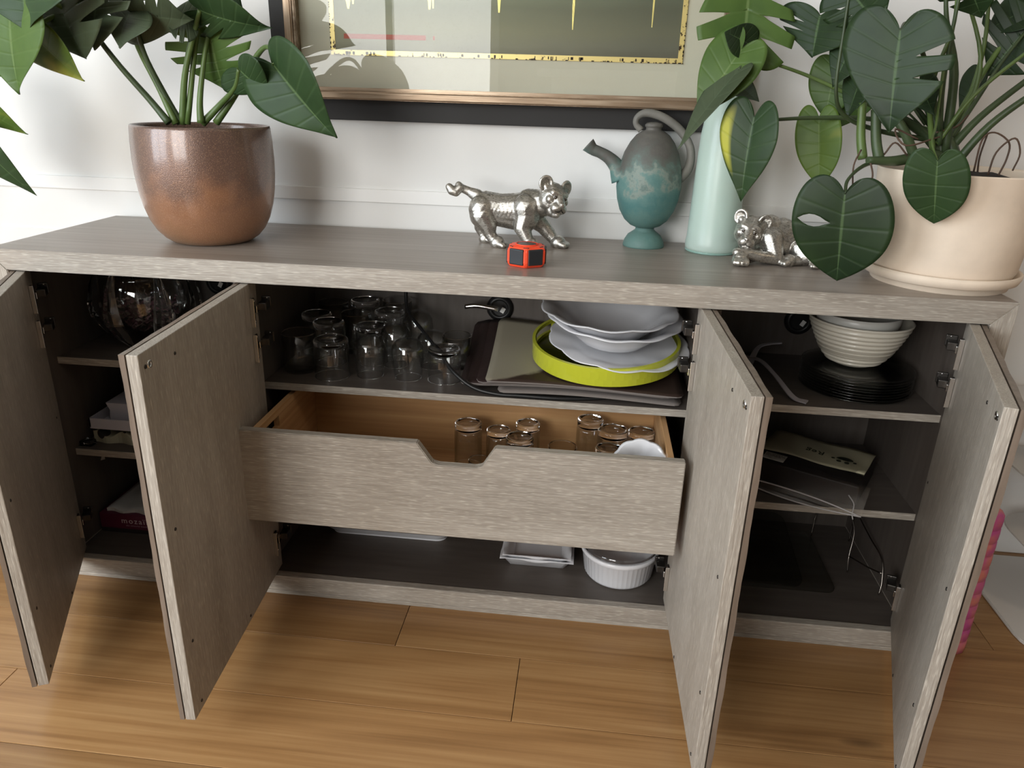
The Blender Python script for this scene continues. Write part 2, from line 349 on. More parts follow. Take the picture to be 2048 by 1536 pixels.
for xg,zg in ((.262,.655),(.984,.630),(1.700,.640)):   # cable grommets in the back panel
    bm=bm_new(); R=alathe(bm,[(.033,0),(.033,.006),(.026,.012),(.020,.012),(.020,.004)],28)
    cap(bm,R[-1]); cap(bm,R[0],True); bmesh.ops.rotate(bm,verts=bm.verts,matrix=Matrix.Rotation(PI/2,3,'X'))
    g=obj('cable_grommet',bm,black,SB); g.location=(xg,D_-.012,zg-.042)
    bm=bm_new(); abox(bm,.004,.014,-.0135,-.0125,-.006,.008,.0004); bmesh.ops.rotate(bm,verts=bm.verts,matrix=Matrix.Rotation(.5,3,'Y')); obj('grommet_slot',bm,wall_m,g)
# soft-close stay under the top
o=tube('lid_stay',[(.905,.37,.600),(.935,.37,.604),(.985,.37,.598)],.006,chrome,SB)
# doors
DW,DT,DZ0,DZ1=.466,.0175,.0535,.7225
def front_relief(sx):
    bm=bm_new(); nx,nz=24,60; g=[]
    for k in range(nz+1):
        z=(DZ1-DZ0)*k/nz; row=[]
        for i in range(nx+1):
            x=DW*i/nx
            d=.0025*(abs(math.sin((x*1.0+z)*26))*abs(math.sin((x*1.0-z)*26)))
            if k in(0,nz) or i in(0,nx): d*=.6
            row.append(bm.verts.new((sx*x,-DT-.0095-d,z)))
        g.append(row)
    for k in range(nz):
        for i in range(nx): bm.faces.new((g[k][i],g[k][i+1],g[k+1][i+1],g[k+1][i]))
    # back and rim
    x0,x1=(0,DW)
    bk=[[bm.verts.new((sx*(DW*i/nx),-DT-.0020,(DZ1-DZ0)*k/nz)) for i in range(nx+1)] for k in (0,nz)]
    for i in range(nx):
        bm.faces.new((g[0][i],g[0][i+1],bk[0][i+1],bk[0][i])); bm.faces.new((g[nz][i],g[nz][i+1],bk[1][i+1],bk[1][i]))
    bl=[bm.verts.new((0,-DT-.0020,(DZ1-DZ0)*k/nz)) for k in range(nz+1)]; br=[bm.verts.new((sx*DW,-DT-.0020,(DZ1-DZ0)*k/nz)) for k in range(nz+1)]
    for k in range(nz):
        bm.faces.new((g[k][0],g[k+1][0],bl[k+1],bl[k])); bm.faces.new((g[k][nx],g[k+1][nx],br[k+1],br[k]))
    bm.faces.new((bl[0],br[0],br[-1],bl[-1]))
    bmesh.ops.remove_doubles(bm,verts=bm.verts,dist=1e-5); bmesh.ops.recalc_face_normals(bm,faces=bm.faces)
    return bm
front_m = wood('carved_front_brown', ((0.10,0.075,0.055),(0.17,0.13,0.10),(0.24,0.19,0.15)), 'z', 1.0, .4, .4, streak=60)
def hinge(door,sx,z):
    bm=bm_new(); s=sx
    def bx(x0,x1,*r,mi=0): abox(bm,min(s*x0,s*x1),max(s*x0,s*x1),*r,mi=mi)
    bx(.040,.0425,.0005,.009,-.032,.026,.0006)          # bright edge of plate
    bx(.024,.040,.0005,.004,-.029,.024,.001,mi=1)       # dark plate
    bx(.016,.034,.004,.011,-.004,.010,.001)             # bright arm block
    bx(-.006,.018,.006,.024,-.004,.012,.002,mi=1)       # arm
    bx(-.012,-.006,.006,.026,-.002,.020,.002,mi=1)      # mounting plate
    for zz in (-.022,.019):
        b2=bmesh.new(); bmesh.ops.create_uvsphere(b2,u_segments=10,v_segments=6,radius=.0028); merge(bm,b2,0,Matrix.Translation((s*.031,.0045,zz)))
    b2=bmesh.new(); bmesh.ops.create_uvsphere(b2,u_segments=10,v_segments=6,radius=.0026); merge(bm,b2,0,Matrix.Translation((s*-.008,.018,.017)))
    h=obj('hinge',bm,[chrome,dark_metal],door); h.location=(0,0,z-DZ0); return h
def door(hx,ang,left,screws):
    sx=1 if left else -1
    d=Vector((sx*math.cos(ang),-math.sin(ang),0))
    org=Vector((hx,.0048,0))-d*.0365
    bm=bm_new(); abox(bm,min(0,sx*DW),max(0,sx*DW),-DT,0,0,DZ1-DZ0,.0012); 
    for f in bm.faces:
        c=f.calc_center_median()
        f.material_index = 0 if (abs(f.normal.y)>.7) else 1
    o=obj('door',bm,[grey_door,grey_z],SB); o.location=(org.x,org.y,DZ0); o.rotation_euler=(0,0,-ang*sx)
    fo=obj('front_panel',front_relief(sx),front_m,o)
    for z in (.668,.594,.135): hinge(o,sx,z)
    for (u,zz,r) in screws:
        bm=bm_new(); R=alathe(bm,[(r,0),(r*.9,.0012),(r*.55,.0012),(r*.5,.0004)],18); cap(bm,R[-1])
        bmesh.ops.rotate(bm,verts=bm.verts,matrix=Matrix.Rotation(-PI/2,3,'X'))
        s=obj('screw' if r<.006 else 'magnet_catch',bm,chrome if r>.006 else dark_metal,o); s.location=(sx*u,.0,zz-DZ0)
    return o
std=[(.438,.700,.0065),(.450,.700,.0035),(.36,.690,.003),(.437,.42,.003),(.437,.20,.003),(.437,.07,.003),(.20,.065,.003),(.03,.40,.0025)]
HX=(.0744,.5391,1.4075,1.8775); AN=(1.1076,1.5001,1.5947,1.2505)
D1=door(HX[0],AN[0],True,std); D2=door(HX[1],AN[1],True,std); D3=door(HX[2],AN[2],False,std); D4=door(HX[3],AN[3],False,std)
D1['label']='leftmost door, opened about two thirds'; D2['label']='second door from the left, opened square'; D3['label']='third door, left of the right compartment'; D4['label']='rightmost door'
# drawer
yF=-.115; DX0,DX1,DZa,DZb=.5430,1.3945,.2660,.4655
nx=[(.896,DZb),(.924,DZb-.040),(.936,DZb-.0435),(1.008,DZb-.0435),(1.020,DZb-.040),(1.044,DZb)]
poly=[(DX0,DZa),(DX1,DZa),(DX1,DZb)]+nx[::-1]+[(DX0,DZb)]
DRW=thing('drawer',None,None,(0,0,0)); DRW.parent=SB
bm=bm_new(); prism(bm,[(x,-z) for x,z in poly],0,.019,bev=.0016); bmesh.ops.rotate(bm,verts=bm.verts,matrix=Matrix.Rotation(-PI/2,3,'X'))
obj('drawer_front',bm,grey_x,DRW).location=(0,yF,0)
bm=bm_new()
def side_with_hole(x0,x1):
    ya,yb=yF+.0195,.235; zt=DZb-.008; zb=DZa+.012
    h0,h1,g0,g1=yF+.05,yF+.13,zt-.040,zt-.016
    abox(bm,x0,x1,ya,yb,g1,zt,.001); abox(bm,x0,x1,ya,yb,zb,g0,.001); abox(bm,x0,x1,ya,h0,g0,g1); abox(bm,x0,x1,h1,yb,g0,g1)
side_with_hole(DX0+.017,DX0+.029); obj('drawer_side',bm,drawer_wy,DRW)
bm=bm_new(); side_with_hole(DX1-.029,DX1-.017); obj('drawer_side',bm,drawer_wy,DRW)
box('drawer_back',DX0+.029,DX1-.029,.223,.235,DZa+.012,DZb-.008,drawer_w,DRW,.001)
box('drawer_bottom',DX0+.029,DX1-.029,yF+.0195,.223,DZa+.018,DZa+.024,drawer_w,DRW,0)
box('drawer_runner',XD1[1],DX0+.016,.05,.40,.31,.345,dark_metal,DRW,.001); box('drawer_runner',DX1-.016,XD2[0],.05,.40,.31,.345,dark_metal,DRW,.001)
DZF=DZa+.024
# ---------------------------------------------------------------- framed picture
PY=RY1
PIC=thing('framed_picture','large framed abstract picture with gold border and bronze frame, hung above the sideboard','picture',(.981,PY,1.014))
def ringbox(name,x0,x1,z0,z1,wd,y0,y1,mat,parent,bev=.002):
    bm=bm_new()
    for pts in (((x0,z0),(x1,z0),(x1-wd,z0+wd),(x0+wd,z0+wd)),((x0,z1),(x1,z1),(x1-wd,z1-wd),(x0+wd,z1-wd)),((x0,z0),(x0,z1),(x0+wd,z1-wd),(x0+wd,z0+wd)),((x1,z0),(x1,z1),(x1-wd,z1-wd),(x1-wd,z0+wd))):
        b2=bmesh.new(); A=[b2.verts.new((x,y0,z)) for x,z in pts]; B=[b2.verts.new((x,y1,z)) for x,z in pts]
        b2.faces.new(A); b2.faces.new(B[::-1])
        for i in range(4): b2.faces.new((A[i],A[(i+1)%4],B[(i+1)%4],B[i]))
        bmesh.ops.recalc_face_normals(b2,faces=b2.faces)
        if bev: bmesh.ops.bevel(b2,geom=b2.edges[:],offset=bev,segments=2,affect='EDGES')
        merge(bm,b2)
    o=obj(name,bm,mat,parent); o.location=-Vector(parent.location) if parent.location.length else (0,0,0); return o
def rel(o,parent): o.location=-Vector(parent.location); return o
bronze=wood('bronze_leaf_frame',((0.13,0.085,0.05),(0.26,0.185,0.12),(0.46,0.37,0.27)),'x',1.0,.3,.33,streak=90,pos=(.3,.5,.7))
bronze_z=wood('bronze_leaf_frame_upright',((0.16,0.10,0.06),(0.36,0.24,0.15),(0.55,0.43,0.31)),'z',1.0,.3,.33,streak=90,pos=(.3,.5,.7))
for mm in (bronze,bronze_z): mm.node_tree.nodes['Principled BSDF'].inputs['Metallic'].default_value=.55
frame_black=pmat('satin_black_frame',(0.014,0.013,0.012),.6)
PT=1.95
ringbox('outer_frame',.4465,1.5155,1.014,PT+.06,.055,PY-.024,PY-.001,frame_black,PIC)
ringbox('inner_frame',.494,1.468,1.0595,PT+.014,.018,PY-.062,PY-.020,bronze_z,PIC,.003)
ringbox('frame_lip',.511,1.451,1.0765,PT-.003,.0085,PY-.056,PY-.022,bronze,PIC,.002)
rel(box('frame_lip',.494,1.468,PY-.0625,PY-.055,1.0600,1.0770,bronze,PIC,.003),PIC)
mat_m=pmat('cream_mat_board',(0.62,0.585,0.50),.8,bump=.05,bscale=400)
rel(box('mat_board',.517,1.445,PY-.034,PY-.030,1.084,PT-.01,mat_m,PIC,0),PIC)
# gold border with dark flecks
gold,nt,b=nmat('flecked_gold_leaf'); b.inputs['Metallic'].default_value=.35; b.inputs['Roughness'].default_value=.38
tc=nt.nodes.new('ShaderNodeTexCoord'); n=nt.nodes.new('ShaderNodeTexNoise'); n.inputs['Scale'].default_value=90; n.inputs['Detail'].default_value=4
cr=nt.nodes.new('ShaderNodeValToRGB'); e=cr.color_ramp.elements; e[0].position=.33; e[0].color=(.05,.025,.012,1); e[1].position=.38; e[1].color=(.85,.66,.28,1)
nt.links.new(tc.outputs['Object'],n.inputs['Vector']); nt.links.new(n.outputs['Fac'],cr.inputs['Fac']); nt.links.new(cr.outputs['Color'],b.inputs['Base Color'])
GX0,GX1,GZ0=.590,1.3665,1.1525
ringbox('gold_border',GX0,GX1,GZ0,PT-.1,.0105,PY-.038,PY-.034,gold,PIC,.0005)
bm=bm_new()
random.seed(3)
for i in range(90):
    x=GX0+ (GX1-GX0)*random.random(); l=random.uniform(.001,.006)
    abox(bm,x,x+l,PY-.0384,PY-.0378,GZ0+random.choice([0,.0005,.008])-.0004,GZ0+random.uniform(.001,.0024)+.0,0)
for i in range(60):
    z=GZ0+random.random()*.3; l=random.uniform(.001,.006)
    for xx in (GX1-.0018,GX0-.0006): abox(bm,xx,xx+.0022,PY-.0384,PY-.0378,z,z+l*random.random(),0)
o=rel(obj('worn_edge_flecks',bm,pmat('dark_bole',(0.03,0.015,0.01),.7),PIC),PIC); o['kind']='stuff'
art,nt,b=nmat('painted_haze'); N=nt.nodes; L=nt.links
tc=N.new('ShaderNodeTexCoord'); sp=N.new('ShaderNodeSeparateXYZ'); L.new(tc.outputs['Generated'],sp.inputs[0])
n=N.new('ShaderNodeTexNoise'); n.inputs['Scale'].default_value=6; n.inputs['Detail'].default_value=6
mp=N.new('ShaderNodeMapping'); mp.inputs['Scale'].default_value=(1,1,3); L.new(tc.outputs['Generated'],mp.inputs[0]); L.new(mp.outputs[0],n.inputs['Vector'])
ma=N.new('ShaderNodeMath'); ma.operation='MULTIPLY_ADD'; ma.inputs[1].default_value=.05; L.new(n.outputs['Fac'],ma.inputs[0]); L.new(sp.outputs['Z'],ma.inputs[2])
cr=N.new('ShaderNodeValToRGB'); e=cr.color_ramp.elements
e[0].position=.02; e[0].color=(.16,.14,.11,1); e[1].position=1; e[1].color=(.26,.28,.20,1)
for p,c in ((.05,(.22,.20,.16)),(.09,(.23,.21,.15)),(.16,(.17,.165,.12)),(.24,(.24,.255,.19))):
    k=e.new(p); k.color=(*c,1)
L.new(ma.outputs[0],cr.inputs['Fac'])
cr2=N.new('ShaderNodeValToRGB'); e=cr2.color_ramp.elements; e[0].position=.3; e[0].color=(1.25,1.3,1.15,1); e[1].position=.95; e[1].color=(.62,.66,.62,1)
L.new(sp.outputs['X'],cr2.inputs['Fac'])
mx=N.new('ShaderNodeMix'); mx.data_type='RGBA'; mx.blend_type='MULTIPLY'; mx.inputs[0].default_value=1
L.new(cr.outputs['Color'],mx.inputs[6]); L.new(cr2.outputs['Color'],mx.inputs[7]); L.new(mx.outputs[2],b.inputs['Base Color']); b.inputs['Roughness'].default_value=.5
rel(box('artwork',GX0+.0105,GX1-.0105,PY-.0365,PY-.034,GZ0+.0105,PT-.1105,art,PIC,0),PIC)
goldp=pmat('bright_gold_paint',(0.95,0.80,0.30),.35,.3,bump=.3,bscale=300)
def drip(x,z,wd,top=PT-.112):
    bm=bm_new(); pts=[]; n=14
    for i in range(n+1):
        t=i/n; zz=z+(top-z)*t; wv=wd*(.25+.75*min(1,t*30))*(1+.4*math.sin(i*2.3+x*40)); pts.append((zz,x-wv/2,x+wv/2))
    for k in range(n):
        (za,a0,a1),(zb_,b0,b1)=pts[k],pts[k+1]
        q=[(a0,za),(a1,za),(b1,zb_),(b0,zb_)]
        A=[bm.verts.new((u,PY-.0372,v)) for u,v in q]; B=[bm.verts.new((u,PY-.0364,v)) for u,v in q]
        bm.faces.new(A[::-1]); bm.faces.new(B)
        for i in range(4): bm.faces.new((A[i],A[(i+1)%4],B[(i+1)%4],B[i]))
    rel(obj('gold_drip',bm,goldp,PIC),PIC)
for x,z,wd in ((.634,1.246,.016),(.815,1.2475,.013),(.967,1.244,.010),(1.127,1.214,.006),(1.295,1.222,.005),(.645,1.255,.01),(.823,1.25,.008)): drip(x,z,wd)
rel(box('red_stripe',.621,.806,PY-.0372,PY-.0364,1.186,1.196,pmat('brick_red_paint',(0.42,0.07,0.04),.5),PIC,0),PIC)
rel(box('red_stripe',.822,.826,PY-.0372,PY-.0364,1.187,1.195,pmat('brick_red_paint_dot',(0.42,0.07,0.04),.5),PIC,0),PIC)
rel(box('glass_pane',.519,1.443,PY-.046,PY-.044,1.085,PT-.012,thin_glass('picture_glass',(0.93,0.94,0.92),refl=1.0,rough=0.0,ior=1.22),PIC,0),PIC)

# ---------------------------------------------------------------- jug, bottle, tape measure
verd,nt,b=nmat('verdigris_pottery'); N=nt.nodes; L=nt.links
tc=N.new('ShaderNodeTexCoord'); sp=N.new('ShaderNodeSeparateXYZ'); L.new(tc.outputs['Object'],sp.inputs[0])
n=N.new('ShaderNodeTexNoise'); n.inputs['Scale'].default_value=16; n.inputs['Detail'].default_value=6; n.inputs['Roughness'].default_value=.6; L.new(tc.outputs['Object'],n.inputs['Vector'])
ma=N.new('ShaderNodeMath'); ma.operation='MULTIPLY_ADD'; ma.inputs[1].default_value=.30; L.new(n.outputs['Fac'],ma.inputs[0]); L.new(sp.outputs['Z'],ma.inputs[2])
mr=N.new('ShaderNodeMapRange'); mr.inputs['From Min'].default_value=.15; mr.inputs['From Max'].default_value=.43; L.new(ma.outputs[0],mr.inputs['Value'])
cr=N.new('ShaderNodeValToRGB'); e=cr.color_ramp.elements
e[0].position=0; e[0].color=(.10,.185,.165,1); e[1].position=1; e[1].color=(.125,.12,.105,1)
for p,c in ((.18,(.095,.19,.17)),(.34,(.065,.165,.158)),(.50,(.10,.20,.182)),(.57,(.20,.245,.21)),(.62,(.11,.17,.15)),(.70,(.10,.115,.10)),(.84,(.095,.09,.08))):
    k=e.new(p); k.color=(*c,1)
L.new(mr.outputs['Result'],cr.inputs['Fac']); L.new(cr.outputs['Color'],b.inputs['Base Color']); b.inputs['Roughness'].default_value=.6
bp=N.new('ShaderNodeBump'); bp.inputs['Strength'].default_value=.25; bp.inputs['Distance'].default_value=.002; n3=N.new('ShaderNodeTexNoise'); n3.inputs['Scale'].default_value=180; L.new(tc.outputs['Object'],n3.inputs['Vector']); L.new(n3.outputs['Fac'],bp.inputs['Height']); L.new(bp.outputs['Normal'],b.inputs['Normal'])
JC=(1.3155,.372,H_)
JUG=thing('pottery_jug','teal and grey weathered pottery jug with a long spout and looped handle','jug',JC)
egg=[(.0,.042),(.020,.0425),(.034,.048),(.048,.060),(.060,.080),(.0675,.104),(.0712,.130),(.0708,.152),(.067,.178),(.059,.205),(.048,.226),(.036,.241),(.024,.249),(.017,.2515),(.0165,.2565),(.019,.258),(.0195,.262),(.016,.2655),(.008,.2675),(0,.268)]
lathe('body',egg,verd,JUG,48)
lathe('foot',[(.0,.0),(.046,.0),(.0465,.004),(.044,.014),(.037,.026),(.026,.034),(.021,.038),(.021,.044),(.0,.044)],verd,JUG,40)
sp_=[(1.258,.915),(1.243,.940),(1.225,.957),(1.206,.967),(1.19,.973),(1.178,.983)]
bm=bm_new(); atube(bm,[(x-1.3155-.002,-.0,z-H_) for x,z in sp_],[.026,.017,.0135,.012,.0125,.0165],n=18,k=6); obj('spout',bm,verd,JUG)
hb=pmat('grey_pottery_handle',(0.17,0.165,0.145),.6,bump=.2,bscale=150,var=.25)
hp=[(1.291,1.021),(1.279,1.033),(1.281,1.047),(1.300,1.056),(1.335,1.048),(1.372,1.025),(1.396,.995),(1.403,.968),(1.399,.942),(1.384,.925),(1.374,.918)]
tube('handle',[(x-1.3155-.002,0,z-H_-.004) for x,z in hp],[.0075,.0065,.007,.0085,.009,.009,.0085,.009,.010,.012,.012],hb,JUG,12,5)
frost,nt,b=nmat('frosted_green_glass'); b.inputs['Base Color'].default_value=(.74,.90,.81,1); b.inputs['Roughness'].default_value=.33; b.inputs['Transmission Weight'].default_value=.45
b.inputs['Subsurface Weight'].default_value=.0
BOT=thing('glass_bottle','tall frosted pale green glass bottle with a narrow neck, behind the plant leaves','bottle',(1.464,.348,H_))
lathe('bottle_body',[(.0,.004),(.050,.004),(.0565,.006),(.058,.012),(.058,.022),(.0565,.03),(.0555,.06),(.0535,.14),(.0515,.21),(.0495,.25),(.046,.275),(.038,.302),(.028,.328),(.0205,.352),(.0165,.378),(.0150,.41),(.0150,.440),(.018,.442),(.018,.452),(.012,.452),(.012,.38),(.018,.35),(.035,.302),(.046,.25),(.0525,.05),(.050,.028),(0,.026)],frost,BOT,48)
lathe('base_glass',[(0,0),(.054,0),(.0575,.003),(.0575,.005),(0,.005)],pmat('green_glass_base',(0.42,0.66,0.58),.2,trans=.4),BOT,40)
# tape measure
orange=pmat('bright_orange_plastic',(0.95,0.085,0.03),.35); blk=pmat('dark_rubber_panel',(0.022,0.024,0.028),.45)
TM=thing('tape_measure','orange and black tape measure lying in front of the standing silver cub','tape measure',(1.0715,.104,H_),rz=-PI/2+.06)
def hexa(r,k=6,ph=0): return [(r*math.cos(ph+2*PI*i/k),r*math.sin(ph+2*PI*i/k)*1.0) for i in range(k)]
bm=bm_new()
P0=hexa(.0425)
prof=[(.80,.0),(.92,.0035),(1.0,.010),(1.0,.034),(.93,.0385),(.74,.0415)]
rr=[[bm.verts.new((x*s,y*s,z)) for x,y in P0] for s,z in prof]
for A,B in zip(rr[:-1],rr[1:]):
    for i in range(6): bm.faces.new((A[i],A[(i+1)%6],B[(i+1)%6],B[i]))
bm.faces.new(rr[0][::-1]); bm.faces.new(rr[-1]); bmesh.ops.bevel(bm,geom=bm.edges[:],offset=.0016,segments=2,affect='EDGES')
obj('case',bm,orange,TM)
for i in range(6):
    a=PI/6+i*PI/3; R=.0425*math.cos(PI/6)
    bm=bm_new()
    b2=bmesh.new(); abox(b2,R-.004,R+.0022,-.0158,.0158,.0065,.0372,.002)
    merge(bm,b2,0,Matrix.Rotation(a,4,'Z')); obj('grip_panel',bm,blk,TM)
    bm=bm_new(); b2=bmesh.new(); abox(b2,.0300,.0350,-.0055,.0055,.0385,.0405,.0008); merge(bm,b2,0,Matrix.Rotation(a+PI/6,4,'Z')); obj('case_slot',bm,blk,TM)
lathe('top_label',[(0,.0415),(.0185,.0415),(.0185,.0428),(0,.0428)],pmat('worn_label_print',(0.12,0.10,0.09),.5,var=.6,bscale=900),TM,24)
lathe('label_ring',[(.0205,.0412),(.0225,.0412),(.0225,.0432),(.0205,.0432)],orange,TM,24,caps=False)
# ---------------------------------------------------------------- silver cubs
silver,nt,b=nmat('antique_silver'); N=nt.nodes; L=nt.links
b.inputs['Metallic'].default_value=.92
tc=N.new('ShaderNodeTexCoord'); 
mp=N.new('ShaderNodeMapping'); mp.inputs['Scale'].default_value=(260,260,700); mp.inputs['Rotation'].default_value=(0,.6,0); L.new(tc.outputs['Object'],mp.inputs[0])
n=N.new('ShaderNodeTexNoise'); n.inputs['Scale'].default_value=1; n.inputs['Detail'].default_value=3; n.inputs['Distortion'].default_value=1.0; L.new(mp.outputs[0],n.inputs['Vector'])
cr=N.new('ShaderNodeValToRGB'); e=cr.color_ramp.elements; e[0].position=.30; e[0].color=(.22,.205,.18,1); e[1].position=.52; e[1].color=(.68,.655,.60,1)
L.new(n.outputs['Fac'],cr.inputs['Fac'])
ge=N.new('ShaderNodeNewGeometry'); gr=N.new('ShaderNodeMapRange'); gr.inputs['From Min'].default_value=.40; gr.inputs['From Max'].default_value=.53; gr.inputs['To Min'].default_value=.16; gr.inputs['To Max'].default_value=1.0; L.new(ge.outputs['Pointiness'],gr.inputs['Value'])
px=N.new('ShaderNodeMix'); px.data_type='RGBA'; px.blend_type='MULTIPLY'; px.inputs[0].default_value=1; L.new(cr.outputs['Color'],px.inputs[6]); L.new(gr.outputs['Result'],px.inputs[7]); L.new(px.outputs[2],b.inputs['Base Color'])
n2=N.new('ShaderNodeTexNoise'); n2.inputs['Scale'].default_value=30; L.new(tc.outputs['Object'],n2.inputs['Vector'])
mr=N.new('ShaderNodeMapRange'); mr.inputs['To Min'].default_value=.16; mr.inputs['To Max'].default_value=.42; L.new(n2.outputs['Fac'],mr.inputs['Value']); L.new(mr.outputs['Result'],b.inputs['Roughness'])
bp=N.new('ShaderNodeBump'); bp.inputs['Strength'].default_value=.7; bp.inputs['Distance'].default_value=.0007; L.new(n.outputs['Fac'],bp.inputs['Height']); L.new(bp.outputs['Normal'],b.inputs['Normal'])
silver_s=pmat('polished_silver',(0.62,0.60,0.56),.22,.95)
eye_m=pmat('dark_glossy_eye',(0.03,0.02,0.012),.08,coat=1.0)
def blob_mesh(name, chains, mat, parent, voxel=.0017, smooth=6):
    """chains: list of [(x,y,z,r),...]; spheres swept along and fused into one continuous skin"""
    bm=bm_new()
    ico=bmesh.new(); bmesh.ops.create_icosphere(ico,subdivisions=2,radius=1)
    iv=[v.co.copy() for v in ico.verts]; fi=[[v.index for v in f.verts] for f in ico.faces]; ico.free()
    def ball(c,r,sc_=(1,1,1)):
        vs=[bm.verts.new((c[0]+v.x*r*sc_[0],c[1]+v.y*r*sc_[1],c[2]+v.z*r*sc_[2])) for v in iv]
        for f in fi: bm.faces.new([vs[i] for i in f])
    for ch in chains:
        if len(ch)==1: 
            p=ch[0]; ball(p[:3],p[3],p[4] if len(p)>4 else (1,1,1)); continue
        for a,b_ in zip(ch[:-1],ch[1:]):
            d=(Vector(b_[:3])-Vector(a[:3])).length; n=max(2,int(d/(.30*min(a[3],b_[3])))+1)
            for i in range(n+1):
                t=i/n; ball([a[k]*(1-t)+b_[k]*t for k in range(3)],a[3]*(1-t)+b_[3]*t)
    o=obj(name,bm,mat,parent)
    m=o.modifiers.new('remesh','REMESH'); m.mode='VOXEL'; m.voxel_size=voxel
    s=o.modifiers.new('smooth','SMOOTH'); s.iterations=smooth; s.factor=.6
    dg=bpy.context.evaluated_depsgraph_get(); me=bpy.data.meshes.new_from_object(o.evaluated_get(dg))
    old=o.data; o.modifiers.clear(); o.data=me; bpy.data.meshes.remove(old)
    for p in me.polygons: p.use_smooth=True
    return o
def head(M, s):
    """lion cub head, face towards local -Y, up +Z; returns chains in parent space plus part placements"""
    def c(x,y,z,r,sc_=None):
        p=M@Vector((x*s,y*s,z*s)); return (p.x,p.y,p.z,r*s)
    ch=[[c(0,0,0,1.0)],[c(0,.15,.25,.86)],[c(-.35,-.1,-.15,.62)],[c(.35,-.1,-.15,.62)],
        [c(0,-.45,.30,.50),c(0,-.95,-.15,.36),c(0,-1.18,-.30,.27)],        # nose bridge
        [c(-.26,-1.0,-.47,.33)],[c(.26,-1.0,-.47,.33)],[c(-.20,-1.14,-.45,.25)],[c(.20,-1.14,-.45,.25)],
        [c(0,-.80,-.80,.34)],[c(0,-.98,-.86,.21)],[c(0,-.4,-.6,.55)],
        [c(-.46,-.66,.42,.24),c(-.20,-.74,.40,.22)],[c(.46,-.66,.42,.24),c(.20,-.74,.40,.22)],       # brows
        [c(-.58,-.60,-.02,.26)],[c(.58,-.60,-.02,.26)]]
    for sx in (-1,1):   # ears: ring + back
        n=14; ring=[]
        for i in range(n+1):
            a=-.35*PI+1.7*PI*i/n
            ex,ez=.44*math.cos(a),.44*math.sin(a)
            ring.append(c(sx*(.80+ex*.86),-.05+.1*math.cos(a),.86+ez,.11))
        ch.append(ring)
        for (dx,dz) in ((0,0),(.15,.12),(-.15,.1),(0,-.2),(.1,-.15),(-.12,-.2),(.2,-.05),(-.2,-.05),(0,.22)):
            ch.append([c(sx*(.80+dx),.10,.86+dz,.17)])
        ch.append([c(sx*.55,.05,.55,.35),c(sx*.72,.05,.68,.25)])
    return ch
def head_parts(M,s,parent):
    for sx in (-1,1):
        bm=bm_new(); b2=bmesh.new(); bmesh.ops.create_uvsphere(b2,u_segments=18,v_segments=12,radius=.135*s)
        for f in b2.faces: f.smooth=True
        merge(bm,b2,0,Matrix.Translation(M@Vector((sx*.345*s,-.865*s,.17*s)))); obj('eye',bm,eye_m,parent)
        ri=[M@Vector((sx*(.345+.175*math.cos(a))*s,(-.955+.05*abs(math.cos(a)))*s,(.17+.115*math.sin(a))*s)) for a in [2*PI*i/12 for i in range(13)]]
        tube('eyelid',ri,.030*s,silver_s,parent,6,2)
    bm=bm_new(); b2=bmesh.new(); bmesh.ops.create_uvsphere(b2,u_segments=16,v_segments=10,radius=.2*s)
    for v in b2.verts: v.co.x*=1.15*(1 if v.co.z>0 else .7); v.co.z*=.75; v.co.y*=.7
    for f in b2.faces: f.smooth=True
    merge(bm,b2,0,M@Matrix.Translation((0,-1.36*s,-.22*s))); obj('nose',bm,silver_s,parent)
    tube('mouth_line',[M@Vector((x*s,y*s,z*s)) for x,y,z in ((-.52,-.98,-.62),(-.3,-1.24,-.68),(-.08,-1.33,-.62),(0,-1.36,-.5),(.08,-1.33,-.62),(.3,-1.24,-.68),(.52,-.98,-.62))],.022*s,dark_metal,parent,6,3)
def paw(x,y,z,ang,s=1.0):
    """four toes spread across the walking direction"""
    d=Vector((math.cos(ang),math.sin(ang),0)); q=Vector((-d.y,d.x,0)); out=[[(x,y,z+.010*s,.0145*s)]]
    for k,o in enumerate((-1.5,-.5,.5,1.5)):
        p=Vector((x,y,z+.0065*s))+d*(.0125*s*(1-.12*abs(o)))+q*(o*.0064*s)
        e=p+d*.007*s; out.append([(p.x,p.y,p.z+.002,.0064*s),(e.x,e.y,e.z,.0058*s)])
    return out
CB=thing('lion_cub_statue','standing silver lion cub figurine, tail raised and one ear up, left of the teal jug','statue',(1.05,.30,H_))
def L0(*a): x,y,z,r=a; return (x-1.05,y-.30,z-H_,r*(1.17 if r>.0112 else 1.08))
